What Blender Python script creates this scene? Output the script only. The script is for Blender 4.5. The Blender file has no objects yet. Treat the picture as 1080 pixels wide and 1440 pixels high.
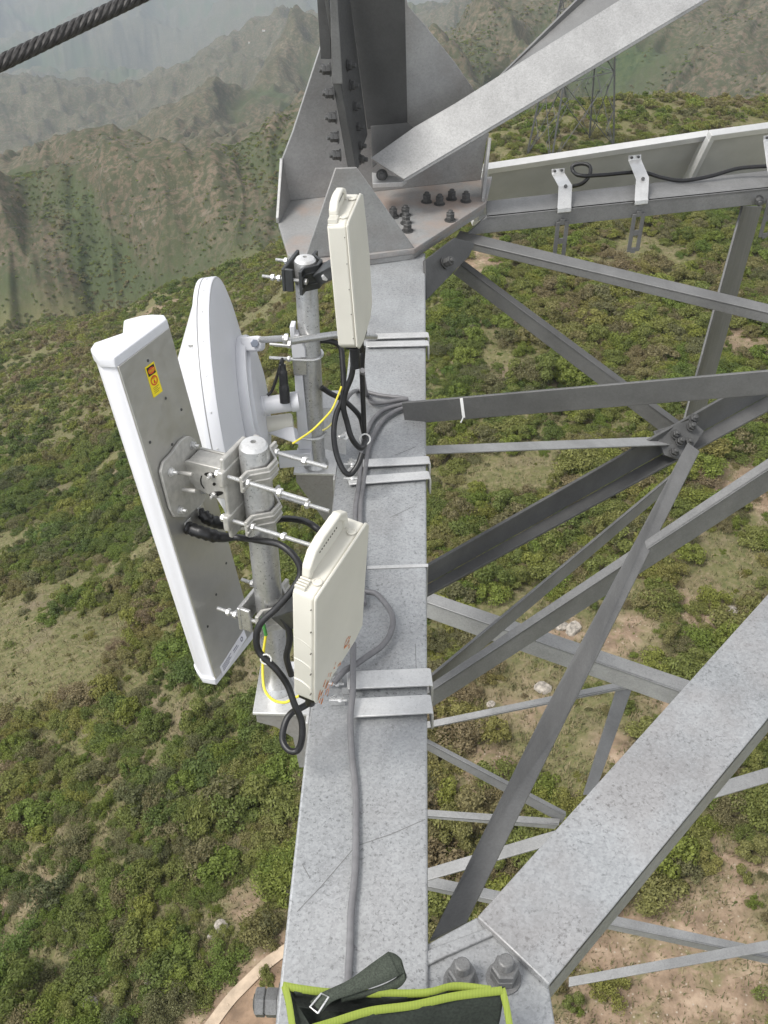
import bpy, bmesh, math, random
import numpy as np
from mathutils import Vector, Matrix
random.seed(7); np.random.seed(7)
C = bpy.context.scene.collection
V = Vector

# ------------------------------------------------------------------ camera model (photo 1080 x 1440)
CX, CY = 540., 720.
F = 1434.99
_y = V((55, -1170, F)).normalized(); _z = -V((0, 1760, F)).normalized(); _x = _y.cross(_z)
RX = [_x, _y, _z]
def ray(x, y):
    d = V((x-CX, y-CY, F)); return V((RX[0].dot(d), RX[1].dot(d), RX[2].dot(d))) / F
def at(x, y, d): return ray(x, y)*d
def onz(x, y, z): r = ray(x, y); return r*(z/r.z)
def onpl(x, y, p0, n): r = ray(x, y); return r*(p0.dot(n)/r.dot(n))
def proj(p):
    c = RX[0]*p.x + RX[1]*p.y + RX[2]*p.z
    return (CX+F*c.x/c.z, CY+F*c.y/c.z, c.z)
def z_for(x, y, py):            # height at which the vertical line through (x, y) meets image row py
    lo, hi = -4., 3.
    for _ in range(50):
        m = (lo+hi)/2
        if proj(V((x, y, m)))[1] > py: lo = m
        else: hi = m
    return (lo+hi)/2

# ------------------------------------------------------------------ materials
def newmat(name):
    m = bpy.data.materials.new(name); m.use_nodes = True
    nt = m.node_tree; b = nt.nodes['Principled BSDF']
    return m, nt, b
def N(nt, t, **kw):
    n = nt.nodes.new(t)
    for k, v in kw.items(): setattr(n, k, v)
    return n
def ramp(nt, fac, stops, interp='LINEAR'):
    r = N(nt, 'ShaderNodeValToRGB'); r.color_ramp.interpolation = interp
    e = r.color_ramp.elements
    while len(e) < len(stops): e.new(.5)
    for el, (p, c) in zip(e, stops):
        el.position = p; el.color = (c[0], c[1], c[2], 1) if not isinstance(c, (int, float)) else (c, c, c, 1)
    nt.links.new(fac, r.inputs[0]); return r.outputs[0]
def noise(nt, vec, scale, detail=4, rough=.55, dist=0):
    n = N(nt, 'ShaderNodeTexNoise'); n.inputs['Scale'].default_value = scale
    n.inputs['Detail'].default_value = detail; n.inputs['Roughness'].default_value = rough
    n.inputs['Distortion'].default_value = dist
    nt.links.new(vec, n.inputs['Vector']); return n.outputs['Fac']
def mixc(nt, f, a, b, mode='MIX'):
    m = N(nt, 'ShaderNodeMix', data_type='RGBA', blend_type=mode)
    for s, v in ((m.inputs[0], f), (m.inputs[6], a), (m.inputs[7], b)):
        if isinstance(v, (int, float)): s.default_value = v
        elif isinstance(v, tuple): s.default_value = (v[0], v[1], v[2], 1)
        else: nt.links.new(v, s)
    return m.outputs[2]
def coords(nt, kind='Object'): return N(nt, 'ShaderNodeTexCoord').outputs[kind]
def bump(nt, b, h, strength=.2, dist=.002):
    n = N(nt, 'ShaderNodeBump'); n.inputs['Strength'].default_value = strength; n.inputs['Distance'].default_value = dist
    nt.links.new(h, n.inputs['Height']); nt.links.new(n.outputs[0], b.inputs['Normal'])

def galvanized(name, lo, hi, metallic=.45, rough=.48, speck=.5, sc=1., dirt=None, tint=(1., 1., .985), sp_=.3):
    m, nt, b = newmat(name); co = coords(nt)
    t = lambda v: (v*tint[0], v*tint[1], v*tint[2])
    n1 = noise(nt, co, 5*sc, 6, .6)
    base = ramp(nt, n1, [(.32, t(lo)), (.68, t(hi))])
    mpg = N(nt, 'ShaderNodeMapping'); mpg.inputs['Scale'].default_value = (6*sc, 1.1*sc, 6*sc); nt.links.new(co, mpg.inputs[0])
    n0 = noise(nt, mpg.outputs[0], 1.6, 5, .7, .5)
    base = mixc(nt, .35, base, ramp(nt, n0, [(.3, .36), (.7, .64)]), 'OVERLAY')
    vo = N(nt, 'ShaderNodeTexVoronoi'); vo.inputs['Scale'].default_value = 230*sc; nt.links.new(co, vo.inputs['Vector'])
    sp = N(nt, 'ShaderNodeSeparateColor'); nt.links.new(vo.outputs['Color'], sp.inputs[0])
    base = mixc(nt, sp_, base, ramp(nt, sp.outputs[0], [(0, .30), (1, .70)]), 'OVERLAY')
    n2 = noise(nt, co, 120*sc, 5, .75, .3)
    fl = ramp(nt, n2, [(.36, 1.), (.46, 0.)])
    n2b = noise(nt, co, 6*sc, 4, .65)
    flm = N(nt, 'ShaderNodeMath', operation='MULTIPLY'); nt.links.new(fl, flm.inputs[0]); nt.links.new(ramp(nt, n2b, [(.36, .35*speck), (.62, speck)]), flm.inputs[1])
    base = mixc(nt, flm.outputs[0], base, t(lo*.48))
    n3 = noise(nt, co, 14*sc, 6, .7, .6)
    base = mixc(nt, ramp(nt, n3, [(.62, 0.), (.72, .35*speck)]), base, t(min(.8, hi*1.35)))
    if dirt:
        n4 = noise(nt, co, 3.2, 5, .6)
        base = mixc(nt, ramp(nt, n4, [(.45, 0.), (.62, dirt[3])]), base, dirt[:3])
    nt.links.new(base, b.inputs['Base Color'])
    b.inputs['Metallic'].default_value = metallic
    nt.links.new(ramp(nt, n2, [(.3, rough-.1), (.7, rough+.12)]), b.inputs['Roughness'])
    bump(nt, b, n2, .12, .0012)
    return m
def plain(name, col, rough=.5, metallic=0., var=.06, sc=20., bmp=0., spec=.5):
    m, nt, b = newmat(name); co = coords(nt)
    n1 = noise(nt, co, sc, 5, .6)
    c0 = tuple(c*(1-var*1.6) for c in col); c1 = tuple(min(1, c*(1+var)) for c in col)
    nt.links.new(ramp(nt, n1, [(.35, c0), (.65, c1)]), b.inputs['Base Color'])
    b.inputs['Roughness'].default_value = rough; b.inputs['Metallic'].default_value = metallic
    b.inputs['Specular IOR Level'].default_value = spec
    if bmp: bump(nt, b, noise(nt, co, sc*12, 3), bmp, .001)
    return m
M = {}
M['beam'] = galvanized('galvanized beam', .30, .39, .35, .46, .95, sp_=.30, dirt=(.33, .30, .28, .15), tint=(.97, 1., 1.02))
M['stained'] = galvanized('stained beam', .29, .38, .35, .46, .95, sp_=.30, dirt=(.27, .23, .21, .28), tint=(.97, 1., 1.02))
M['brace'] = galvanized('galvanized brace', .15, .20, .35, .6, .3, .9, sp_=.15)  # base colour lowered to carry the shade on side faces
M['litbrace'] = galvanized('lit brace zinc', .27, .36, .3, .55, .4, .9, sp_=.2)  # same zinc, lit tops of the lower members painted in brighter
M['halflitbrace'] = galvanized('half-lit brace zinc', .19, .25, .35, .58, .35, .9, sp_=.18)  # same zinc, half-lit faces painted in as a mid tone
M['shadedbrace'] = galvanized('shaded brace zinc', .11, .15, .35, .6, .3, .9, sp_=.12)  # same zinc, shaded faces painted in darker
M['nearbolt'] = galvanized('near bolt', .16, .22, .5, .5, .6, 2.)
M['plate'] = galvanized('galvanized plate', .29, .37, .4, .52, .3, .7, dirt=(.22, .18, .15, .3), sp_=.15)
M['post'] = galvanized('shaded post zinc', .06, .09, .35, .55, .3, .7, sp_=.12)  # shadow around the post is put into this dark colour
M['baseplate'] = galvanized('dusty plate', .25, .31, .2, .6, .3, .6, dirt=(.33, .26, .22, .85), sp_=.15)
M['fresh'] = galvanized('fresh zinc', .52, .66, .5, .36, .25, 1.2, sp_=.2)
M['pole'] = galvanized('pole zinc', .42, .55, .7, .33, .2, 1., sp_=.2)
M['clamp'] = plain('cast aluminium', (.46, .45, .42), .5, .4, .1, 60, .1)
M['bolt'] = galvanized('dull bolt', .07, .11, .4, .55, .6, 2.)
M['nut'] = galvanized('bright nut', .55, .68, .7, .32, .3, 3.)
M['darkbracket'] = plain('dark bracket', (.055, .058, .06), .45, .4, .2, 40)
M['white'] = plain('white powder coat', (.60, .605, .63), .42, 0., .02, 8)
M['radome'] = plain('white radome plastic', (.70, .70, .73), .4, 0., .015, 6)
M['aluminium'] = galvanized('panel aluminium', .42, .46, .7, .38, .05, .35, tint=(1.03, 1.01, .95), sp_=.04)
M['cream'] = plain('cream enclosure', (.62, .60, .53), .5, 0., .03, 7, .05)
M['creamdark'] = plain('cream shade slot', (.10, .095, .08), .7)
M['black'] = plain('black rubber', (.013, .013, .014), .42, 0., .2, 80, .15)
M['boot'] = plain('black tape', (.011, .011, .012), .35, 0., .25, 120, .3)
M['greycable'] = plain('grey cable sheath', (.155, .153, .158), .45, 0., .08, 60)
M['earth'] = plain('yellow wire', (.72, .62, .05), .45, 0., .05, 60)
M['earthgreen'] = plain('green wire', (.07, .26, .06), .45)
M['tie'] = plain('cable tie', (.62, .62, .60), .45)
M['orange'] = plain('orange scrape', (.62, .25, .12), .8, 0., .3, 150)
M['labely'] = plain('yellow label', (.82, .66, .02), .4, 0., .03)
M['labelk'] = plain('label black', (.012, .011, .01), .5)
M['labelr'] = plain('label red', (.62, .07, .02), .5)
M['labelw'] = plain('label white', (.74, .74, .78), .45)
M['labelt'] = plain('label print', (.22, .22, .27), .6)
M['rope'] = plain('wire rope', (.055, .052, .05), .5, .5, .3, 120, .2)
M['solar_frame'] = plain('anodised frame', (.60, .60, .59), .35, .2, .03)
M['solar_back'] = plain('solar backsheet', (.42, .42, .40), .55, 0., .06, 5)
M['solar_front'] = plain('solar glass', (.012, .018, .045), .12, 0., .1)
M['canvas'] = plain('dark green canvas', (.016, .022, .016), .85, 0., .3, 220, .5)
M['webbing'] = plain('webbing', (.045, .055, .040), .8, 0., .3, 400, .6)
M['rock'] = plain('pale rock', (.30, .27, .23), .9, 0, .3, 3, .4)
M['fartower'] = galvanized('far tower zinc', .09, .13, .3, .5, .3)
M['wire'] = plain('conductor', (.16, .16, .17), .5, .5)

def lime():
    m, nt, b = newmat('lime binding'); co = coords(nt)
    w = N(nt, 'ShaderNodeTexWave', bands_direction='X'); w.inputs['Scale'].default_value = 140; w.inputs['Distortion'].default_value = .8
    nt.links.new(co, w.inputs['Vector'])
    nt.links.new(ramp(nt, w.outputs['Fac'], [(.1, (.16, .205, .025)), (.7, (.24, .30, .04))]), b.inputs['Base Color'])
    b.inputs['Roughness'].default_value = .75
    bump(nt, b, w.outputs['Fac'], .4, .0008)
    return m
M['lime'] = lime()

# ------------------------------------------------------------------ mesh builder
class MB:
    def __init__(s): s.v = []; s.f = []
    def add(s, vs, fs):
        k = len(s.v); s.v += [V(p) for p in vs]; s.f += [tuple(i+k for i in f) for f in fs]; return s
    def prism(s, poly, t):                       # planar polygon extruded by the vector t
        n = len(poly); a = [V(p) for p in poly]; nn = V((0, 0, 0))
        for i in range(n): nn += a[i].cross(a[(i+1) % n])
        if nn.dot(t) > 0: a.reverse()
        b = [p+t for p in a]
        return s.add(a+b, [tuple(range(n)), tuple(range(2*n-1, n-1, -1))] + [((i+1) % n, i, n+i, n+(i+1) % n) for i in range(n)])
    def slab(s, q, th, away=True):               # a polygon given thickness on the side away from the viewer
        n = V((0, 0, 0))
        for i in range(len(q)): n += (q[i]-q[0]).cross(q[(i+1) % len(q)]-q[0])
        n.normalize()
        if n.dot(q[0]) < 0: n = -n
        return s.prism(q, n*(th if away else -th))
    def box(s, c, ax, h):
        c = V(c); a = [V(x)*k for x, k in zip(ax, h)]
        vs = [c+a[0]*i+a[1]*j+a[2]*k for i in (-1, 1) for j in (-1, 1) for k in (-1, 1)]
        fs = [(0, 1, 3, 2), (4, 6, 7, 5), (0, 4, 5, 1), (2, 3, 7, 6), (0, 2, 6, 4), (1, 5, 7, 3)]
        if a[0].cross(a[1]).dot(a[2]) < 0: fs = [f[::-1] for f in fs]
        return s.add(vs, fs)
    def tube(s, pts, r, n=10, cap=True):
        pts = [V(p) for p in pts]; L = len(pts); rs = r if isinstance(r, (list, tuple)) else [r]*L
        t0 = (pts[1]-pts[0]).normalized(); u = t0.orthogonal().normalized(); vs = []
        for i, p in enumerate(pts):
            t = (pts[min(i+1, L-1)]-pts[max(i-1, 0)]).normalized()
            u = (u - t*u.dot(t)).normalized(); w = t.cross(u)
            vs += [p+(u*math.cos(2*math.pi*k/n)+w*math.sin(2*math.pi*k/n))*rs[i] for k in range(n)]
        fs = [(i*n+k, i*n+(k+1) % n, (i+1)*n+(k+1) % n, (i+1)*n+k) for i in range(L-1) for k in range(n)]
        if cap: fs += [tuple(range(n-1, -1, -1)), tuple(range((L-1)*n, L*n))]
        return s.add(vs, fs)
    def lathe(s, prof, o, ax, n=48):             # profile (radius, distance along the axis)
        o = V(o); ax = V(ax).normalized(); u = ax.orthogonal().normalized(); w = ax.cross(u); vs = []; fs = []; idx = []
        for r, t in prof:
            if r < 1e-6: idx.append([len(vs)]*n); vs.append(o+ax*t)
            else:
                idx.append(list(range(len(vs), len(vs)+n)))
                vs += [o+ax*t+(u*math.cos(2*math.pi*k/n)+w*math.sin(2*math.pi*k/n))*r for k in range(n)]
        for a, b in zip(idx, idx[1:]):
            for k in range(n):
                q = [a[k], a[(k+1) % n], b[(k+1) % n], b[k]]; qq = []
                for i in q:
                    if i not in qq: qq.append(i)
                if len(qq) > 2: fs.append(tuple(qq))
        return s.add(vs, fs)
    def cyl(s, p0, p1, r, n=20, r1=None):
        p0 = V(p0); p1 = V(p1); L = (p1-p0).length; c = min(r*.12, L*.2); r1 = r if r1 is None else r1
        return s.lathe([(0, 0), (r-c, 0), (r, c), (r1, L-c), (r1-c, L), (0, L)], p0, p1-p0, n)
    def hexn(s, p0, ax, af, h):                   # hexagonal nut or head with a turned chamfer
        r = af/math.sqrt(3)
        return s.lathe([(0, 0), (r*.93, 0), (r, h*.1), (r, h*.86), (r*.86, h), (0, h)], p0, ax, 6)
    def thread(s, p0, p1, r, pitch=.0018, n=10):
        p0 = V(p0); p1 = V(p1); L = (p1-p0).length; k = max(2, int(L/pitch)); pr = [(0, 0)]
        for i in range(k): pr += [(r*.88, L*(i+.05)/k), (r, L*(i+.5)/k)]
        return s.lathe(pr+[(r*.8, L), (0, L)], p0, p1-p0, n)
    def mesh(s, name, mats, off=V((0, 0, 0)), smooth=True, ang=40):
        me = bpy.data.meshes.new(name); me.from_pydata([tuple(p-off) for p in s.v], [], s.f)
        for m in (mats if isinstance(mats, (list, tuple)) else [mats]): me.materials.append(m)
        bm = bmesh.new(); bm.from_mesh(me); bmesh.ops.recalc_face_normals(bm, faces=bm.faces[:]); bm.to_mesh(me); bm.free()
        me.shade_smooth() if smooth else me.shade_flat()
        if smooth: me.set_sharp_from_angle(angle=math.radians(ang))
        return me
ROOT = {}
def root_loc(o):
    while o.parent: o = o.parent
    return o.location.copy()
def thing(name, label, cat, loc, group=None):
    o = bpy.data.objects.new(name, None); o.empty_display_size = .05; C.objects.link(o); o.location = V(loc)
    o['label'] = label; o['category'] = cat
    if group: o['group'] = group
    return o
def part(name, mb, mat, parent, bevel=0., smooth=True, label=None, ang=40):
    me = mb.mesh(name, mat, root_loc(parent), smooth, ang); o = bpy.data.objects.new(name, me); C.objects.link(o); o.parent = parent
    if bevel:
        b = o.modifiers.new('bevel', 'BEVEL'); b.width = bevel; b.segments = 2; b.limit_method = 'ANGLE'; b.angle_limit = math.radians(35); b.harden_normals = False
    if label: o['label'] = label
    return o
def single(name, mb, mat, label, cat, group=None, bevel=0., loc=None):
    loc = V(loc) if loc is not None else mb.v[0].copy()
    me = mb.mesh(name, mat, loc); o = bpy.data.objects.new(name, me); C.objects.link(o); o.location = loc
    o['label'] = label; o['category'] = cat
    if group: o['group'] = group
    if bevel:
        b = o.modifiers.new('bevel', 'BEVEL'); b.width = bevel; b.segments = 2; b.limit_method = 'ANGLE'; b.angle_limit = math.radians(35)
    return o
def inst(name, me, mw, parent):
    o = bpy.data.objects.new(name, me); C.objects.link(o); o.parent = parent
    o.matrix_basis = Matrix.Translation(-root_loc(parent)) @ mw
    return o
def frame(p, z, x=None):
    z = V(z).normalized(); x = V(x) if x is not None else z.orthogonal(); x = (x-z*x.dot(z)).normalized(); y = z.cross(x)
    m = Matrix((x, y, z)).transposed().to_4x4(); m.translation = V(p); return m
def spline(pts, k=8):
    pts = [V(p) for p in pts]; out = []
    for i in range(len(pts)-1):
        p0, p1, p2, p3 = pts[max(i-1, 0)], pts[i], pts[i+1], pts[min(i+2, len(pts)-1)]
        for j in range(k):
            t = j/k
            out.append(.5*((2*p1)+(p2-p0)*t+(2*p0-5*p1+4*p2-p3)*t*t+(3*p1-p0-3*p2+p3)*t**3))
    return out+[pts[-1]]
def pxs(lst):
    g = random.Random(len(lst)*31+int(lst[0][0])); P_ = [at(*p) for p in lst]
    return spline([p+(V((g.uniform(-1, 1), g.uniform(-1, 1), g.uniform(0, 1)))*.0022 if 0 < i < len(P_)-1 else V((0, 0, 0))) for i, p in enumerate(P_)])

# ------------------------------------------------------------------ noise and terrain height
def _hash(i, j, s):
    h = (i.astype(np.int64)*374761393 + j.astype(np.int64)*668265263 + s*974634521) & 0x7fffffff
    h = ((h ^ (h >> 13))*1274126177) & 0x7fffffff
    return ((h ^ (h >> 16)) & 0xffff)/65535.
def vnoise(x, y, s=0):
    i = np.floor(x); j = np.floor(y); u = x-i; v = y-j; u = u*u*u*(u*(u*6-15)+10); v = v*v*v*(v*(v*6-15)+10)
    a = _hash(i, j, s); b = _hash(i+1, j, s); c = _hash(i, j+1, s); d = _hash(i+1, j+1, s)
    return (a*(1-u)+b*u)*(1-v)+(c*(1-u)+d*u)*v
def fbm(x, y, s=0, o=4):
    t = 0; a = .5; w = 0
    for k in range(o):
        t = t+a*vnoise(x*2**k+17.3*k, y*2**k-9.1*k, s+k); w += a; a *= .5
    return t/w
TER = [  # azimuth, then (range, height) of: near, near, near, shoulder, valley, crest, valley, crest, valley, crest, far
 (-180, [(30,-52),(60,-58),(110,-75),(200,-110),(400,-200),(500,-180),(1000,-350),(1350,-350),(2200,-600),(2900,-560),(8000,-900)]),
 (-60,  [(30,-54),(60,-66),(110,-86),(250,-142),(425,-225),(520,-185),(1000,-370),(1350,-390),(2200,-640),(2900,-570),(8000,-900)]),
 (-40,  [(30,-53),(60,-64),(110,-84),(250,-140),(420,-222),(510,-180),(1000,-370),(1350,-395),(2200,-640),(2900,-570),(8000,-900)]),
 (-22.5,[(30,-51),(60,-60),(110,-80),(230,-121),(400,-211),(490,-170),(1000,-372),(1350,-388),(2200,-640),(2900,-565),(8000,-900)]),
 (-18,  [(30,-50.5),(60,-58),(110,-76),(225,-116),(390,-203),(480,-163),(1000,-368),(1340,-375),(2200,-640),(2900,-600),(8000,-900)]),
 (-14.5,[(30,-50),(60,-57),(110,-73),(220,-108),(378,-193),(468,-164),(1000,-365),(1330,-372),(2200,-630),(2900,-590),(8000,-900)]),
 (-10,  [(30,-49.5),(60,-54),(110,-66),(210,-99),(360,-172),(458,-156),(950,-350),(1320,-331),(2200,-600),(2900,-560),(8000,-900)]),
 (-6,   [(30,-49),(60,-52),(110,-60),(200,-88),(340,-156),(450,-137),(950,-330),(1300,-316),(2200,-590),(2900,-550),(8000,-900)]),
 (0,    [(30,-48),(60,-49.5),(110,-53),(170,-62),(360,-150),(640,-166),(950,-300),(1350,-310),(2200,-580),(2900,-540),(8000,-900)]),
 (2,    [(30,-47.5),(60,-48.5),(110,-50),(158,-54),(450,-170),(780,-190),(1000,-290),(1400,-310),(2200,-570),(2900,-540),(8000,-900)]),
 (4.5,  [(30,-47),(60,-48),(110,-49.5),(152,-51),(590,-210),(850,-187),(1100,-280),(1500,-320),(2200,-560),(2900,-540),(8000,-900)]),
 (8,    [(30,-46.5),(60,-47.5),(110,-49.5),(165,-51),(600,-214),(860,-178),(1100,-270),(1500,-310),(2200,-560),(2900,-540),(8000,-900)]),
 (14,   [(30,-46),(60,-47),(110,-49.5),(176,-52.3),(600,-216),(870,-172),(1100,-270),(1500,-310),(2200,-560),(2900,-540),(8000,-900)]),
 (18.5, [(30,-45.5),(60,-46.5),(110,-49.5),(180,-52.8),(590,-205),(880,-165),(1100,-270),(1500,-310),(2200,-560),(2900,-540),(8000,-900)]),
 (40,   [(30,-45),(60,-46),(110,-50),(190,-55),(590,-205),(880,-175),(1100,-270),(1500,-310),(2200,-560),(2900,-540),(8000,-900)]),
 (180,  [(30,-52),(60,-58),(110,-75),(200,-110),(400,-200),(500,-180),(1000,-350),(1350,-350),(2200,-600),(2900,-560),(8000,-900)])]
for _t in TER:
    for _k in range(6, 11): _t[1][_k] = (_t[1][_k][0]*1.5, _t[1][_k][1]*1.5)
TAZ = np.array([t[0] for t in TER], float); TR = np.array([[p[0] for p in t[1]] for t in TER], float); TZ = np.array([[p[1] for p in t[1]] for t in TER], float)
SPUR = [(math.radians(-14.6), 840, 6), (math.radians(-10.5), 1050, 44), (math.radians(-6.2), 1290, 72), (math.radians(-2), 1500, 60)]
def gullies(x, y):
    r = np.hypot(x, y); az = np.degrees(np.arctan2(x, y)); a = az*7.7+10*(fbm(x/50, y/50, 95, 2)-.5)
    g1 = 1-np.abs(2*vnoise(a/40+.0060*r, r/500, 91)-1)*1.05; g2 = 1-np.abs(2*fbm(a/15-.008*r, r/150, 93, 3)-1)*1.6
    return g1, g2                                  # 1 along the spurs, low in the gully floors
def height(x, y):
    x = np.asarray(x, float); y = np.asarray(y, float); sh = x.shape; x = x.ravel(); y = y.ravel()
    r = np.hypot(x, y)+1e-6; az = np.degrees(np.arctan2(x, y))
    k = np.clip(np.searchsorted(TAZ, az)-1, 0, len(TAZ)-2); t = (az-TAZ[k])/(TAZ[k+1]-TAZ[k]); t = np.clip(t, 0, 1)
    t = (t*t*(3-2*t)*.5+t*.5)[:, None]
    R_ = TR[k]*(1-t)+TR[k+1]*t; Z = TZ[k]*(1-t)+TZ[k+1]*t
    R_ = np.hstack([np.zeros((len(r), 1)), R_]); Z = np.hstack([np.full((len(r), 1), -47.5), Z])
    j = np.clip((R_ < r[:, None]).sum(1)-1, 0, R_.shape[1]-2); ii = np.arange(len(r))
    s = np.clip((r-R_[ii, j])/(R_[ii, j+1]-R_[ii, j]), 0, 1)
    z = Z[ii, j]*(1-s)+Z[ii, j+1]*s
    far = np.clip((r-210)/160, 0, 1)
    def ridged(w, sd): return 1-np.abs(2*fbm(x/w, y/w, sd, 2)-1)*1.6
    z = z+far*(8*(ridged(95, 3)-.6)+5*(ridged(42, 5)-.6)+2.5*(ridged(17, 7)-.6))*np.clip(r/600, .8, 2.5)
    gm = np.clip((r-345)/50, 0, 1); g1, g2 = gullies(x, y)
    z = z+gm*(1-np.clip((r-700)/700, 0, 1))*np.clip(r/480, .8, 1.9)*(16*(g1-.5)+6.5*(g2-.55))
    z = z+np.clip((r-1100)/500, 0, 1)*np.clip(r/1600, 1, 2.6)*(80*(ridged(800, 9)-.6)+36*(ridged(380, 31)-.6)+9*(ridged(150, 33)-.6)+2.5*(ridged(60, 35)-.6))
    for (a0, r0, h0_), (a1, r1, h1_) in zip(SPUR, SPUR[1:]):     # a spur running down from the far range
        ax, ay, bx, by = r0*math.sin(a0), r0*math.cos(a0), r1*math.sin(a1), r1*math.cos(a1)
        t = np.clip(((x-ax)*(bx-ax)+(y-ay)*(by-ay))/((bx-ax)**2+(by-ay)**2), 0, 1); d = np.hypot(x-ax-t*(bx-ax), y-ay-t*(by-ay))
        z = np.maximum(z, z+(h0_+(h1_-h0_)*t)*np.clip(1-d/(70+1.5*(h0_+(h1_-h0_)*t)), 0, 1))
    z = z+(1.6*(fbm(x/22, y/22, 11)-.5)+.5*(fbm(x/5, y/5, 13)-.5))*np.clip(r/40, .2, 1)
    return z.reshape(sh)
def hit(px, py):
    d = ray(px, py); d = d/math.hypot(d.x, d.y)
    rr = np.geomspace(10, 9000, 4000); zz = height(rr*d.x, rr*d.y); k = np.argmax(rr*d.z < zz)
    r = rr[k]; return V((r*d.x, r*d.y, float(zz[k])))

# ------------------------------------------------------------------ ground sheet
def near_blob(x, y, c, r):
    return np.clip(1.35-np.hypot(x-c.x, y-c.y)/r, 0, 1)
def gauss_path(x, y, pts, w):
    d = np.full(x.shape, 1e9)
    for a, b in zip(pts, pts[1:]):
        ax, ay, bx, by = a.x, a.y, b.x, b.y; L = (bx-ax)**2+(by-ay)**2
        t = np.clip(((x-ax)*(bx-ax)+(y-ay)*(by-ay))/L, 0, 1)
        d = np.minimum(d, np.hypot(x-ax-t*(bx-ax), y-ay-t*(by-ay)))
    return d
BARE = [(hit(213, 438), 5.5, 1.2), (hit(940, 1400), 4.6, 1), (hit(1000, 1440), 4.5, 1), (hit(900, 1300), 2.0, 1), (hit(890, 890), 2.2, .8), (hit(985, 860), 2.6, .8), (hit(1060, 690), 3.2, .8), (hit(1050, 480), 3.6, .8), (hit(690, 365), 5, 1),
        (hit(800, 885), 1.6, .9), (hit(735, 440), 2., .7), (hit(15, 1320), 3.0, .62), (hit(50, 1230), 2.5, .5), (hit(250, 1020), 3.0, .5), (hit(190, 1075), 2., .5), (hit(345, 1270), 1.2, .8), (hit(740, 1000), 2.2, .7), (hit(690, 1090), 1.8, .8), (hit(1040, 1230), 1.8, .9), (hit(1070, 560), 2.5, .8), (hit(860, 1060), 2., .8), (hit(960, 1000), 2.5, .7)]
TRK = [hit(*p) for p in ((270, 1470), (318, 1412), (352, 1376), (392, 1342), (440, 1318))]
def bare_at(x, y):
    b = np.zeros(x.shape)
    for c, r, wt in BARE: b = np.maximum(b, wt*near_blob(x+r*.9*(fbm(x/r*.9, y/r*.9, 71, 3)-.5)*2, y+r*.9*(fbm(x/r*.9+50, y/r*.9, 73, 3)-.5)*2, c, r))
    b = np.maximum(b, 1.4-gauss_path(x, y, TRK, 0)/1.3)
    b = np.maximum(b, np.clip(1.5-gauss_path(x, y, [p+V((1.8, -1.2, 0)) for p in TRK], 0)/2.2, 0, 1))
    return b
BD_ = hit(450, 950)-hit(0, 1250); BD_.z = 0; BD_.normalize()
def cover(x, y):                                  # how shrubby the ground is, 0..1
    n = fbm(x/9, y/9, 21, 3)*.6+fbm(x/28, y/28, 23, 2)*.4
    u = x*BD_.x+y*BD_.y; v = -x*BD_.y+y*BD_.x
    n = np.where(u > 1e8, n, n+np.clip(-(x+4)/8, 0, 1)*.55*(fbm(u/38, v/6.5, 27, 3)-.50))   # scrub runs in diagonal bands on the left slope
    r = np.hypot(x, y); az = np.degrees(np.arctan2(x, y))
    thr = .335+.13*np.clip((az-2)/12, 0, 1)*np.clip((78-r)/36, 0, 1)
    c = np.clip((n-thr)/.12+.2, 0, 1)
    return c*(1-np.clip(bare_at(x, y)*1.6-.3+.5*(fbm(x/2.5, y/2.5, 29, 3)-.5), 0, 1))
def brown_zone(x, y):
    r = np.hypot(x, y); az = np.degrees(np.arctan2(x, y))
    edge = np.interp(az, TAZ, TR[:, 4])
    edge = np.where(az > 1, 330, edge*.97)
    return np.clip((r-edge)/25+1.2*(fbm(x/60, y/60, 41, 3)-.5), 0, 1)

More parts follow.
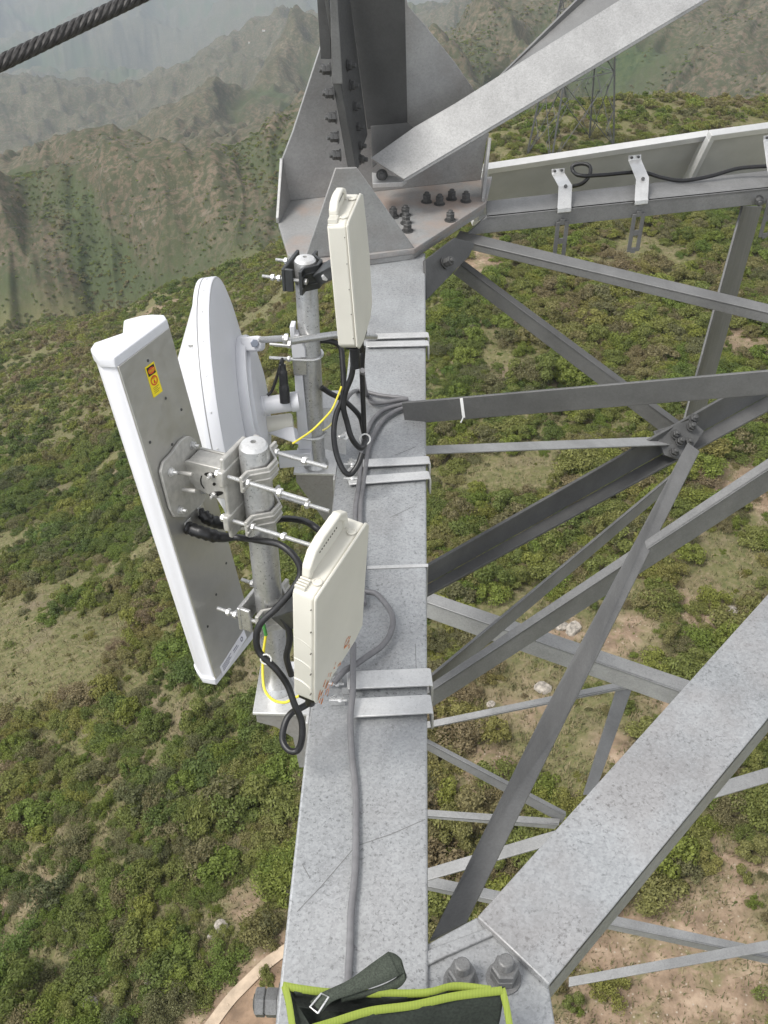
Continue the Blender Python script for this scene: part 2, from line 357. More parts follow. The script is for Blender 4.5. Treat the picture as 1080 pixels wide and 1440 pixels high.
def ground_material():
    m, nt, b = newmat('hillside ground'); co = coords(nt)
    at_ = N(nt, 'ShaderNodeAttribute', attribute_name='zone'); sep = N(nt, 'ShaderNodeSeparateColor'); nt.links.new(at_.outputs['Color'], sep.inputs[0])
    br, bare, gul = sep.outputs[0], sep.outputs[1], sep.outputs[2]
    n_soil = noise(nt, co, .9, 8, .65)
    soil = ramp(nt, n_soil, [(.3, (.105, .085, .058)), (.5, (.160, .125, .088)), (.72, (.25, .20, .145))])
    n_gr = noise(nt, co, 2.2, 6, .7)
    grass = ramp(nt, n_gr, [(.32, (.085, .098, .036)), (.5, (.135, .128, .058)), (.68, (.21, .175, .105))])
    n_p = noise(nt, co, .16, 6, .65)
    near = mixc(nt, ramp(nt, n_p, [(.54, 0.), (.68, .8)]), grass, soil)
    n_t = noise(nt, co, .75, 7, .7, .5)
    bsoil = mixc(nt, ramp(nt, n_t, [(.50, 0.), (.62, .75)]), ramp(nt, n_soil, [(.28, (.13, .095, .066)), (.5, (.235, .170, .118)), (.75, (.40, .31, .225))]), grass)
    n_peb = N(nt, 'ShaderNodeTexVoronoi'); n_peb.inputs['Scale'].default_value = 3.2; nt.links.new(co, n_peb.inputs['Vector'])
    bsoil = mixc(nt, ramp(nt, n_peb.outputs['Distance'], [(.10, .8), (.19, 0.)]), bsoil, (.36, .31, .25))
    near = mixc(nt, bare, near, bsoil)
    # brown hills: dry grass and rock with dark shrub dots and greener gullies
    n1 = noise(nt, co, .028, 8, .7); n2 = noise(nt, co, .30, 5, .7); n3 = noise(nt, co, .10, 6, .75, .4)
    hill = ramp(nt, n1, [(.32, (.098, .076, .052)), (.5, (.138, .107, .075)), (.7, (.188, .146, .106))])
    hill = mixc(nt, ramp(nt, n3, [(.60, 0.), (.74, .75)]), hill, (.27, .235, .19))
    hill = mixc(nt, ramp(nt, n2, [(.42, 0.), (.54, .85)]), hill, (.050, .060, .030))
    n5 = noise(nt, co, 1.1, 3, .7)
    hill = mixc(nt, ramp(nt, n5, [(.5, 0.), (.62, .5)]), hill, (.045, .05, .026))
    mp_ = N(nt, 'ShaderNodeMapping'); mp_.inputs['Scale'].default_value = (1, 1, .22); nt.links.new(co, mp_.inputs[0])
    n6 = noise(nt, mp_.outputs[0], .16, 6, .75, .8)
    hill = mixc(nt, ramp(nt, n6, [(.58, 0.), (.70, .55)]), hill, (.22, .185, .15))
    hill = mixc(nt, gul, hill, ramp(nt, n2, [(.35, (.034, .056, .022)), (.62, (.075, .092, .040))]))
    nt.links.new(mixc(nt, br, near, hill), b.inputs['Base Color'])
    b.inputs['Roughness'].default_value = .95; b.inputs['Specular IOR Level'].default_value = .15
    bp = N(nt, 'ShaderNodeBump'); bp.inputs['Strength'].default_value = .6; bp.inputs['Distance'].default_value = .5
    nt.links.new(n2, bp.inputs['Height']); nt.links.new(bp.outputs[0], b.inputs['Normal'])
    return m
def build_ground():
    az = np.radians(np.concatenate([np.arange(-180, -50, 2.5), np.arange(-50, -27, .3), np.arange(-27, 24, .085), np.arange(24, 48, .3), np.arange(48, 180, 2.5)]))
    r = np.concatenate([[.5, 4, 8, 12], np.geomspace(15, 130, 190), np.geomspace(131.2, 2200, 370), np.geomspace(2215, 14000, 150)])
    A, Rr = np.meshgrid(az, r); X = Rr*np.sin(A); Y = Rr*np.cos(A); Z = height(X, Y)
    na, nr = len(az), len(r); vs = np.stack([X, Y, Z], -1).reshape(-1, 3)
    i, j = np.meshgrid(np.arange(nr-1), np.arange(na), indexing='ij'); j2 = (j+1) % na
    q = np.stack([i*na+j, i*na+j2, (i+1)*na+j2, (i+1)*na+j], -1).reshape(-1, 4)
    me = bpy.data.meshes.new('ground')
    me.vertices.add(len(vs)); me.vertices.foreach_set('co', vs.ravel().astype(np.float32))
    me.loops.add(q.size); me.loops.foreach_set('vertex_index', q.ravel().astype(np.int32))
    me.polygons.add(len(q)); me.polygons.foreach_set('loop_start', np.arange(0, q.size, 4, dtype=np.int32))
    me.update(calc_edges=True); me.shade_smooth()
    x, y = vs[:, 0], vs[:, 1]; rr = np.hypot(x, y)
    e = 6.; w = np.clip(rr/60, 1, 6)
    lap = (height(x+e*w, y)+height(x-e*w, y)+height(x, y+e*w)+height(x, y-e*w)-4*vs[:, 2])/(e*w)
    g1, g2 = gullies(x, y)
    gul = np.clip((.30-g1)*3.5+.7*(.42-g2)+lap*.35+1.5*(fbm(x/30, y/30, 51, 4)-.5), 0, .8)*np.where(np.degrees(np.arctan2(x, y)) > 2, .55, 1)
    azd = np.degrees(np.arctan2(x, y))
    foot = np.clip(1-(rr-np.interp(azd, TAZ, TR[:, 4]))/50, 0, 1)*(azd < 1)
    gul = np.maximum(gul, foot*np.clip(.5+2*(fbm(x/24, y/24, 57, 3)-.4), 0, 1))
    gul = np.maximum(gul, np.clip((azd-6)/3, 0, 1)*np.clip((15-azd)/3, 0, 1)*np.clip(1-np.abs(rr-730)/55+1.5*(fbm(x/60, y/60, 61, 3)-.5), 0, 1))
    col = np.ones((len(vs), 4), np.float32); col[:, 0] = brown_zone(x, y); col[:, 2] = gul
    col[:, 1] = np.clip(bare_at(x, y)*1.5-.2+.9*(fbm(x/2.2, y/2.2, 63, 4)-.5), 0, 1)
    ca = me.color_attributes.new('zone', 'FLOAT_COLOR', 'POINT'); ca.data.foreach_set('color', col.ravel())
    me.materials.append(ground_material())
    o = bpy.data.objects.new('ground', me); C.objects.link(o); o['kind'] = 'structure'
build_ground()

# ------------------------------------------------------------------ shrubs
def leaf_mat(name, cols):
    m, nt, b = newmat(name); co = coords(nt)
    oi = N(nt, 'ShaderNodeObjectInfo')
    nz = noise(nt, oi.outputs['Location'], .045, 3, .6)
    k1 = N(nt, 'ShaderNodeMath', operation='MULTIPLY_ADD'); nt.links.new(nz, k1.inputs[0]); k1.inputs[1].default_value = 2.2; k1.inputs[2].default_value = -.85
    k2 = N(nt, 'ShaderNodeMath', operation='MULTIPLY_ADD', use_clamp=True); nt.links.new(oi.outputs['Random'], k2.inputs[0]); k2.inputs[1].default_value = .55; nt.links.new(k1.outputs[0], k2.inputs[2])
    base = ramp(nt, k2.outputs[0], cols)
    geo = N(nt, 'ShaderNodeNewGeometry')
    base = mixc(nt, 1., base, ramp(nt, geo.outputs['Random Per Island'], [(0, .72), (1, 1.3)]), 'MULTIPLY')
    base = mixc(nt, 1., base, (1.04, .965, .92), 'MULTIPLY')
    nt.links.new(base, b.inputs['Base Color']); b.inputs['Roughness'].default_value = .6
    b.inputs['Specular IOR Level'].default_value = .3
    tr = N(nt, 'ShaderNodeBsdfTranslucent'); nt.links.new(base, tr.inputs[0])
    mx = N(nt, 'ShaderNodeMixShader'); mx.inputs[0].default_value = .4
    nt.links.new(b.outputs[0], mx.inputs[1]); nt.links.new(tr.outputs[0], mx.inputs[2])
    nt.links.new(mx.outputs[0], nt.nodes['Material Output'].inputs[0]); return m
LEAF = leaf_mat('shrub leaves', [(0, (.095, .145, .040)), (.25, (.125, .172, .046)), (.45, (.160, .200, .056)), (.62, (.200, .225, .068)), (.78, (.205, .200, .088)), (1, (.215, .185, .108))])
STEM = plain('shrub stem', (.09, .065, .045), .9)
def shrub_mesh(seed, nl, lobes, leaf, flat=.75, mat=None, twig=0):
    g = np.random.default_rng(seed); vs = []; fs = []; mi = []
    L = []
    for k in range(lobes):
        a = g.uniform(0, 6.28); d = (.80*math.sqrt(g.uniform(0, 1))) if k else 0
        L.append((d*math.cos(a), d*math.sin(a), g.uniform(.30, .85)*flat*(1.15-d*.5), g.uniform(.16, .40)))
    for k in range(nl):
        lx, ly, lz, lr = L[g.integers(lobes)]
        d = g.normal(size=3); d /= np.linalg.norm(d); d[2] = abs(d[2])*1.0-.25*(g.random() < .35)
        rad = lr*(.55+.5*g.random()**.5)
        p = np.array([lx, ly, lz])+d*rad*np.array([1, 1, .85])
        if p[2] < .02: p[2] = .02+.05*g.random()
        n = d+g.normal(size=3)*.55; n /= np.linalg.norm(n); u = np.cross(n, g.normal(size=3)); u /= np.linalg.norm(u); w = np.cross(n, u)
        s = leaf*g.uniform(.6, 1.35); s2 = s*g.uniform(.4, .7); k0 = len(vs)
        vs += [p-u*s, p+w*s2*.9-u*s*.1+n*s*.12, p+u*s, p-w*s2-u*s*.1+n*s*.12]; fs.append((k0, k0+1, k0+2, k0+3)); mi.append(0)
    for lx, ly, lz, lr in L:                      # stems
        k0 = len(vs); r = .018
        for zz, cx_, cy_, rr in ((0, lx*.15, ly*.15, r), (lz, lx, ly, r*.5)):
            vs += [np.array([cx_+rr*math.cos(t), cy_+rr*math.sin(t), zz]) for t in (0, 2.1, 4.2)]
        fs += [(k0+i, k0+(i+1) % 3, k0+3+(i+1) % 3, k0+3+i) for i in range(3)]; mi += [1]*3
    for k in range(twig):                         # bare twigs standing out of the crown
        a = g.uniform(0, 6.28); d = g.uniform(.2, .9); p = np.array([d*.5*math.cos(a), d*.5*math.sin(a), .1]); q = np.array([d*math.cos(a+.3), d*math.sin(a+.3), g.uniform(.5, 1.05)*flat]); k0 = len(vs)
        for c_, rr in ((p, .014), (q, .004)): vs += [c_+np.array([rr*math.cos(t), rr*math.sin(t), 0]) for t in (0, 2.1, 4.2)]
        fs += [(k0+i, k0+(i+1) % 3, k0+3+(i+1) % 3, k0+3+i) for i in range(3)]; mi += [1]*3
    me = bpy.data.meshes.new('shrub'); me.from_pydata([tuple(v) for v in vs], [], fs)
    me.materials.append(mat or LEAF); me.materials.append(STEM); me.polygons.foreach_set('material_index', mi); return me
LEAF2 = leaf_mat('olive leaves', [(0, (.115, .140, .066)), (.4, (.160, .170, .082)), (.7, (.205, .190, .100)), (1, (.220, .180, .115))])
LEAF3 = leaf_mat('bright leaves', [(0, (.110, .175, .040)), (.4, (.160, .220, .046)), (.7, (.215, .245, .058)), (1, (.225, .215, .080))])
HI = [shrub_mesh(1, 2800, 17, .056, .8, LEAF), shrub_mesh(2, 4200, 22, .036, .72, LEAF2, 14), shrub_mesh(3, 2300, 14, .070, 1.05, LEAF3), shrub_mesh(4, 3200, 20, .046, .62, LEAF), shrub_mesh(5, 1500, 12, .060, .85, LEAF2, 26),
      shrub_mesh(6, 2600, 9, .060, 1.25, LEAF), shrub_mesh(7, 3600, 24, .042, .55, LEAF3)]
LO = [shrub_mesh(11, 460, 12, .115, .8, LEAF), shrub_mesh(12, 520, 14, .10, .65, LEAF2), shrub_mesh(13, 400, 9, .125, 1.0, LEAF), shrub_mesh(14, 460, 12, .11, .7, LEAF3)]
def scatter():
    pts = []
    def grid(step, r0, r1, jit=.5, prob=None, size=(.7, 1.5)):
        n = int(r1/step)+1; I, J = np.meshgrid(np.arange(-n, n+1), np.arange(0, n+1)); x = I*step+np.random.uniform(-jit, jit, I.shape)*step*1.5; y = J*step+np.random.uniform(-jit, jit, I.shape)*step*1.5
        x = x.ravel(); y = y.ravel(); r = np.hypot(x, y); az = np.degrees(np.arctan2(x, y)); k = (r > r0) & (r < r1) & (az > -56) & (az < 50)
        x = x[k]; y = y[k]; p = prob(x, y); k = np.random.random(len(x)) < p; x = x[k]; y = y[k]; p = p[k]; z = height(x, y)
        cc = RX[0]; c = np.outer(x, RX[0])+np.outer(y, RX[1])+np.outer(z, RX[2]); ok = c[:, 2] > 1
        u = CX+F*c[:, 0]/np.maximum(c[:, 2], 1); v = CY+F*c[:, 1]/np.maximum(c[:, 2], 1)
        ok &= (u > -160) & (u < 1240) & (v > -80) & (v < 1560)
        s = (size[0]+(size[1]-size[0])*np.random.random(len(x))**1.7)*(.72+.4*p)*(.7+.6*fbm(x/14, y/14, 77, 2))
        for t in np.nonzero(ok)[0]: pts.append((x[t], y[t], z[t], s[t], c[t, 2], u[t], v[t]))
    near_p = lambda x, y: np.clip(cover(x, y)*1.15, .05, 1)
    grid(.95, 12, 130, .5, near_p, (.36, 1.65))
    grid(.85, 12, 105, .5, lambda x, y: .30*np.clip(1.1-bare_at(x, y), .12, 1), (.14, .42))
    grid(1.6, 130, 205, .5, lambda x, y: np.clip(cover(x, y)+.25, 0, 1)*(1-brown_zone(x, y)), (.55, 1.35))
    grid(1.8, 205, 425, .5, lambda x, y: np.clip(cover(x, y)+.2, 0, 1)*(1-brown_zone(x, y)), (.65, 1.5))
    def hillp(x, y):
        az = np.degrees(np.arctan2(x, y)); r = np.hypot(x, y); foot = np.clip(1-(r-np.interp(az, TAZ, TR[:, 4]))/80, 0, 1)
        return np.where(az < 1, np.clip(.13+3.2*foot**1.6*np.clip(fbm(x/20, y/20, 83, 3)-.28, 0, 1)+.9*np.clip((.34-gullies(x, y)[0])*4+1.2*(fbm(x/25, y/25, 87, 3)-.5), 0, 1), 0, 1), 0)*brown_zone(x, y)
    grid(1.9, 330, 545, .5, hillp, (.30, 1.25))
    grid(3.0, 620, 905, .5, lambda x, y: np.where(np.degrees(np.arctan2(x, y)) > 1, np.clip(.22+1.6*np.clip(.42-gullies(x, y)[0], 0, 1)+1.5*(fbm(x/40, y/40, 89, 3)-.5), .05, 1), 0), (.6, 2.0))
    return pts
PTS = scatter()
def in_frame(p): return -20 < p[5] < 1100 and 0 < p[6] < 1500
big = sorted(range(len(PTS)), key=lambda i: -(PTS[i][3]/PTS[i][4] if in_frame(PTS[i]) else 0))
KEEP = set(big[:296])
GR = {}
for i in sorted(KEEP):
    x, y, z, s, d, u, v = PTS[i]
    kind = (0, 3, 6, 1, 5, 0, 2, 4, 3, 3, 6)[int(i*7919) % 11]; o = bpy.data.objects.new('shrub', HI[kind]); C.objects.link(o)
    o.location = (x, y, z-.08); o.rotation_euler = (0, 0, random.uniform(0, 6.28)); o.scale = (s*random.uniform(.75, 1.25), s*random.uniform(.75, 1.25), s*random.uniform(.75, 1.15))
    side = 0 if u < 500 else 1
    o['label'] = ('leafy green shrub on the slope left of the broad galvanized beam', 'leafy green shrub on the ground seen through the steel braces right of the beam')[side]
    o['category'] = 'shrub'; o['group'] = ('shrubs on the slope left of the beam', 'shrubs under the braces right of the beam')[side]
    GR.setdefault(kind, o)

def instancer(name, pts, scl, rot, sources, label):
    me = bpy.data.meshes.new(name); me.from_pydata([tuple(p) for p in pts], [], [])
    for nm, arr in (('scl', scl), ('rot', rot)):
        a = me.attributes.new(nm, 'FLOAT_VECTOR', 'POINT'); a.data.foreach_set('vector', np.asarray(arr, np.float32).ravel())
    o = bpy.data.objects.new(name, me); C.objects.link(o); o['kind'] = 'stuff'; o['label'] = label; o['category'] = 'shrubs'
    ng = bpy.data.node_groups.new(name, 'GeometryNodeTree')
    ng.interface.new_socket('Geometry', in_out='INPUT', socket_type='NodeSocketGeometry'); ng.interface.new_socket('Geometry', in_out='OUTPUT', socket_type='NodeSocketGeometry')
    gi = ng.nodes.new('NodeGroupInput'); go = ng.nodes.new('NodeGroupOutput'); ip = ng.nodes.new('GeometryNodeInstanceOnPoints'); jn = ng.nodes.new('GeometryNodeJoinGeometry')
    for s in sources:
        oi = ng.nodes.new('GeometryNodeObjectInfo'); oi.inputs['Object'].default_value = s; oi.inputs['As Instance'].default_value = True
        ng.links.new(oi.outputs['Geometry'], jn.inputs[0])
    for nm, sock in (('scl', 'Scale'), ('rot', 'Rotation')):
        na = ng.nodes.new('GeometryNodeInputNamedAttribute'); na.data_type = 'FLOAT_VECTOR'; na.inputs['Name'].default_value = nm
        ng.links.new(na.outputs['Attribute'], ip.inputs[sock])
    ip.inputs['Pick Instance'].default_value = True
    ng.links.new(gi.outputs[0], ip.inputs['Points']); ng.links.new(jn.outputs[0], ip.inputs['Instance']); ng.links.new(ip.outputs[0], go.inputs[0])
    md = o.modifiers.new('scatter', 'NODES'); md.node_group = ng; return o
rest = [i for i in range(len(PTS)) if i not in KEEP]
def stuff(name, idx, src, label):
    P_ = [PTS[i] for i in idx]
    instancer(name, [(p[0], p[1], p[2]-.08) for p in P_], [(p[3]*random.uniform(.7, 1.3), p[3]*random.uniform(.7, 1.3), p[3]*random.uniform(.7, 1.1)) for p in P_], [(0, 0, random.uniform(0, 6.28)) for _ in P_], src, label)
stuff('scrub_cover', [i for i in rest if PTS[i][4] < 150], [GR[k] for k in (0, 3, 6, 1, 5, 2, 4, 0, 3, 6) if k in GR], 'dense green scrub carpeting the near hillside')
# a few farther shrubs carry the lighter mesh so the distant cover can use it
far_src = []
for k, me in enumerate(LO):
    j = [i for i in rest if 150 < PTS[i][4] < 165][k*7]; p = PTS[j]
    o = bpy.data.objects.new('shrub', me); C.objects.link(o); o.location = (p[0], p[1], p[2]-.08); o.scale = (p[3],)*3
    sd = 0 if p[5] < 500 else 1
    o['label'] = ('leafy green shrub on the slope left of the broad galvanized beam', 'leafy green shrub on the ground seen through the steel braces right of the beam')[sd]
    o['category'] = 'shrub'; o['group'] = ('shrubs on the slope left of the beam', 'shrubs under the braces right of the beam')[sd]; far_src.append(o)
stuff('distant_scrub', [i for i in rest if PTS[i][4] >= 150], far_src, 'distant scrub covering the valley side and gullies')

def grass():
    g = np.random.default_rng(5); n = 48000
    r = 22*np.exp(g.uniform(0, 1, n)*math.log(150/22)); az = np.radians(g.uniform(-50, 44, n)); x = r*np.sin(az); y = r*np.cos(az)
    b = bare_at(x, y); k = g.random(n) < (1.05-b*.85); x = x[k]; y = y[k]; z = height(x, y); n = len(x); vs = []; fs = []
    B = 6
    a = g.uniform(0, 6.28, (n, B)); ln = g.uniform(.10, .42, (n, B)); le = g.uniform(.2, .9, (n, B)); ox = g.normal(0, .16, (n, B)); oy = g.normal(0, .16, (n, B))
    bx = x[:, None]+ox; by = y[:, None]+oy; bz = np.repeat(z[:, None], B, 1)-.05; w = .035
    p0 = np.stack([bx-w*np.sin(a), by+w*np.cos(a), bz], -1); p1 = np.stack([bx+w*np.sin(a), by-w*np.cos(a), bz], -1)
    p2 = np.stack([bx+ln*le*np.cos(a), by+ln*le*np.sin(a), bz+ln], -1)
    vs = np.stack([p0, p1, p2], 2).reshape(-1, 3); q = np.arange(len(vs)).reshape(-1, 3)
    me = bpy.data.meshes.new('dry_grass'); me.from_pydata(vs.tolist(), [], q.tolist())
    m, nt, bb = newmat('dry grass'); geo = N(nt, 'ShaderNodeNewGeometry')
    nt.links.new(ramp(nt, geo.outputs['Random Per Island'], [(0, (.07, .085, .028)), (.45, (.13, .115, .05)), (.8, (.21, .17, .09)), (1, (.27, .22, .13))]), bb.inputs['Base Color']); bb.inputs['Roughness'].default_value = .9
    me.materials.append(m); o = bpy.data.objects.new('dry_grass', me); C.objects.link(o); o['kind'] = 'stuff'; o['label'] = 'tufts of dry grass between the shrubs'; o['category'] = 'grass'
grass()

def rock_mesh(seed):
    bm = bmesh.new(); bmesh.ops.create_icosphere(bm, subdivisions=2, radius=1); g = random.Random(seed)
    dirs = [V((g.gauss(0, 1), g.gauss(0, 1), g.gauss(0, 1))).normalized() for _ in range(9)]; cut = [g.uniform(.55, .9) for _ in dirs]
    for v in bm.verts:
        p = v.co.copy()
        for d, c in zip(dirs, cut):
            k = p.dot(d)
            if k > c: p -= d*(k-c)
        v.co = V((p.x, p.y*.75, p.z*.5))
    me = bpy.data.meshes.new('rock'); bm.to_mesh(me); bm.free(); me.materials.append(M['rock']); return me
RK = [rock_mesh(s) for s in range(4)]
for k, (px, py, s, lab) in enumerate([(790, 882, .55, 'pale boulder on the brown soil beyond the crossing braces'), (806, 886, .75, 'largest pale boulder lying beside the brown soil beyond the crossing braces'), (764, 968, .7, 'pale rock below the light brace, nearest to the tall flat brace'),
        (690, 992, .35, 'small pale rock low among shrubs just right of the clamped beam'), (312, 1306, .55, 'pale rock half hidden by shrubs, nearest to the left edge of the beam'), (300, 1318, .35, 'small pale rock just left of the rock nearest the beam'),
        (95, 1305, .5, 'pale rock among shrubs in the far lower left'), (128, 1412, .55, 'pale rock at the bottom edge in the lower left'), (212, 1382, .4, 'pale rock in a gap of shrubs left of the dirt track'), (405, 1250, .5, 'pale rock touching the left edge of the beam in view'),
        (575, 480, .5, 'grey rock'), (1030, 860, .5, 'pale rock on bare soil left of the wide steel diagonal'), (610, 310, .8, 'x'), (1045, 690, .6, 'pale rock on the bare soil at the right edge above the wide steel diagonal')]):
    if lab in ('x', 'grey rock'): continue
    p = hit(px, py); o = bpy.data.objects.new('rock', RK[k % 4]); C.objects.link(o); o.location = p+V((0, 0, s*.05)); o.scale = (s, s, s); o.rotation_euler = (0, 0, k*1.3)
    o['label'] = lab; o['category'] = 'rock'; o['group'] = 'pale rocks on the hillside'
# dirt track with a pale kerb at the lower left
def track():
    edge = [hit(*p) for p in ((285, 1455), (318, 1412), (352, 1376), (392, 1342), (430, 1322))]
    E = spline(edge, 6)
    def strip(name, w0, w1, mat, dz):
        vs = []; n = len(E)
        for i, p in enumerate(E):
            t = (E[min(i+1, n-1)]-E[max(i-1, 0)]); t.z = 0; t.normalize(); s = V((t.y, -t.x, 0))
            for w in (w0, (w0+w1)/2, w1):
                q = p+s*w; vs.append(V((q.x, q.y, float(height(np.array([q.x]), np.array([q.y]))[0])+dz)))
        fs = [(i*3+k, i*3+k+1, i*3+k+4, i*3+k+3) for i in range(n-1) for k in range(2)]
        me = bpy.data.meshes.new(name); me.from_pydata([tuple(v) for v in vs], [], fs); me.materials.append(mat); me.shade_smooth()
        o = bpy.data.objects.new(name, me); C.objects.link(o); o['kind'] = 'structure'
    strip('dirt_track', .2, 6, plain('track soil', (.23, .155, .10), .95, 0, .25, .8, .3), .22)
    strip('track_kerb', -.15, .50, plain('track kerb', (.42, .33, .24), .9, 0, .15, 1.2, .2), .30)
track()

# ------------------------------------------------------------------ the steel tower
ZB = -1.70
TW = thing('steel_tower', 'galvanized steel lattice tower carrying the radio antennas, seen from up on its crossarm', 'tower', (-.075, 3.6, -47.9))
def hexbolt_mesh(name, d, thick, stick, mat):
    mb = MB(); af = d*1.55
    mb.lathe([(0, 0), (d*1.15, 0), (d*1.15, d*.16), (0, d*.16)], (0, 0, 0), (0, 0, 1), 20)
    mb.hexn((0, 0, d*.16), (0, 0, 1), af, d*.8)
    if thick: mb.hexn((0, 0, d*.98), (0, 0, 1), af, d*.62)
    z0 = d*(.96+(.64 if thick else 0)); mb.thread((0, 0, z0-.001), (0, 0, z0+stick), d*.5, d*.14, 12)
    return mb.mesh(name, mat, ang=30)
BN = hexbolt_mesh('bolt', .026, True, .022, M['nearbolt']); BS = hexbolt_mesh('bolt', .018, False, .014, M['bolt']); BD = hexbolt_mesh('bolt', .028, True, .003, M['nearbolt']); BH = hexbolt_mesh('bolt', .020, True, .010, M['bolt'])
def bolt(p, ax, parent, me=BN, x=None): return inst('bolt', me, frame(p, ax, x), parent)

def member(name, h0, h1, A=None, B=None, th=.010, mat=None, parent=TW, bev=.002):
    """angle bar: heel line, outer edge of the level flange (A), outer edge of the upright flange (B), all read in the photo"""
    mb = MB(); H0 = at(*h0); H1 = at(*h1); d = (H1-H0); nv = V((0, 0, 1)).cross(d).normalized()
    nh = d.cross(nv).normalized()
    e0 = .16 if h0[0] <= 616 and h0[1] > 700 else (.10 if h0[0] <= 616 and B is None else 0.); e1 = 1.3 if h1[0] >= 1095 else 0.   # run on under the beam and past the view
    def ends(P, Q):
        u = (Q-P).normalized(); return P-u*e0, Q+u*e1
    X0_, X1_ = ends(H0, H1)
    if A:
        a0, a1 = ends(onpl(*A[0], H0, nh), onpl(*A[1], H1, nh)); mb.slab([X0_, X1_, a1, a0], th)
    if B:
        b0, b1 = ends(onpl(*B[0], H0, nv), onpl(*B[1], H1, nv)); mb.slab([X0_, X1_, b1, b0], th)
    return part(name, mb, mat or M['brace'], parent, bev)
def dz(x, y, z): return proj(onz(x, y, z))[2]

# main beam: channel with its broad flange up
mb = MB(); X0, X1 = -.200, .050; Y0, Y1 = .25, 3.66
mb.box(((X0+X1)/2, (Y0+Y1)/2, ZB-.011), ((1, 0, 0), (0, 1, 0), (0, 0, 1)), ((X1-X0)/2, (Y1-Y0)/2, .011))
mb.box((X1-.0105, (Y0+Y1)/2, ZB-.1355), ((1, 0, 0), (0, 1, 0), (0, 0, 1)), (.0105, (Y1-Y0)/2, .1125))
mb.box((X0+.0105, (Y0+Y1)/2, ZB-.1355), ((1, 0, 0), (0, 1, 0), (0, 0, 1)), (.0105, (Y1-Y0)/2, .1125))
beam = part('main_beam', mb, M['beam'], TW, .005)
SCR = plain('scratched zinc', (.16, .16, .16), .6)
# scratches of use on the beam face are thin drawn lines of dulled zinc
mb = MB()
for pts in ([(418, 1282), (452, 1246), (500, 1190), (550, 1173), (598, 1152)], [(436, 1235), (425, 1215)], [(584, 905), (586, 960)], [(556, 640), (585, 628)], [(548, 728), (582, 712)]):
    P_ = [onz(x, y, ZB+.0006) for x, y in pts]
    for a, b in zip(P_, P_[1:]):
        s = (b-a).cross(V((0, 0, 1))).normalized()*.0007; mb.add([a-s, b-s, b+s, a+s], [(0, 1, 2, 3)])
    part('scratch', mb, SCR, beam, smooth=False); mb = MB()


# wide diagonal bracing bar at the lower right
d0 = dz(772, 1385, ZB+.006); d1 = dz(1180, 888, ZB+.006)
mb = MB(); q = [onz(*p, ZB+.006) for p in ((671, 1289), (1480, 391), (1480, 522), (772, 1385))]
mb.prism(q, V((0, 0, -.016)))
a, b = q[3], q[2]; nrm = (b-a).cross(V((0, 0, 1))).normalized()
mb.prism([a+V((0, 0, -.0005)), b+V((0, 0, -.0005)), b+V((0, 0, -.125)), a+V((0, 0, -.075))], (-nrm if nrm.dot(a) < 0 else nrm)*-.016 if False else nrm*(.014 if nrm.dot(V((-1, 0, 0))) > 0 else -.014))
part('diagonal_bar', mb, M['stained'], TW, .003)
# corner gusset with two big bolts
mb = MB(); zg = ZB-.012
mb.prism([onz(*p, zg) for p in ((560, 1349), (671, 1289), (772, 1385), (790, 1500), (640, 1560), (520, 1500))], V((0, 0, -.02)))
gus = part('gusset_plate', mb, M['beam'], TW, .003)
mb = MB()
mb.prism([onz(*p, ZB-.004) for p in ((548, 1366), (612, 1331), (690, 1302), (700, 1312), (615, 1350), (556, 1382))], V((0, 0, -.010)))
part('backing_strip', mb, M['beam'], gus, .002)
for px, py in ((648, 1381), (708, 1376)): bolt(onz(px, py, zg+.0005), (0, 0, 1), gus, BN, (1, .3, 0))
for k, (px, py) in enumerate([(389, 1410)]):
    p = onz(px, py, ZB-.06); bolt(V((X0-.0005, p.y, p.z)), (-1, 0, 0), beam, BD, (0, 0, 1))

# ---- braces right of the beam
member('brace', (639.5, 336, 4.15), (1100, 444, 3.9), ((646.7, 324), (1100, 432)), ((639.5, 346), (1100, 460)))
member('brace', (648, 372, 4.25), (952, 598, 4.3), ((652.5, 366), (956, 592)), ((637, 385), (930, 608)), mat=M['shadedbrace'])
member('brace', (1045, 290, 4.5), (961, 600, 4.45), None, ((1072, 290), (986, 600)), mat=M['shadedbrace'])
FB = member('flat_brace', (565, 567, 2.99), (1100, 520, 2.72), None, ((569.6, 597), (1100, 553.5)), .009, mat=M['shadedbrace'])
member('brace', (601, 637, 3.02), (945, 625, 4.1), ((601, 626.4), (945, 613)), None, .006, mat=M['litbrace'])
member('angle_brace', (600, 822, 3.55), (1100, 545, 4.55), ((600, 837), (1100, 566)), ((600, 797), (1100, 513)), .012, mat=M['shadedbrace'])
member('brace', (613, 946, 3.3), (957, 659, 4.15), ((613, 942.5), (957, 656)), ((616, 966), (950, 681)), mat=M['halflitbrace'])
member('brace', (615, 966, 3.2), (1100, 648, 3.55), ((615, 955), (1100, 631)), ((615, 990), (1100, 678)), mat=M['halflitbrace'])
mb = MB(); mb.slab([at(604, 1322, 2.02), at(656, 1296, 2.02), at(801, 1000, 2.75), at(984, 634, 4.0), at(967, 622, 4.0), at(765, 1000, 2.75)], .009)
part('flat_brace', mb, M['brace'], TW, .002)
member('brace', (595, 845, 4.3), (975, 979, 4.1), ((595, 829.5), (975, 958.5)), ((595, 867), (975, 1002)), mat=M['litbrace'])
member('brace', (607, 1022, 4.6), (892, 964, 4.7), ((607, 1013), (890, 955)), ((607, 1024), (892, 967)), mat=M['litbrace'])
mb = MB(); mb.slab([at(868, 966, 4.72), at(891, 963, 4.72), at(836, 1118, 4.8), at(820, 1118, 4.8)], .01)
part('brace', mb, M['brace'], TW, .002)
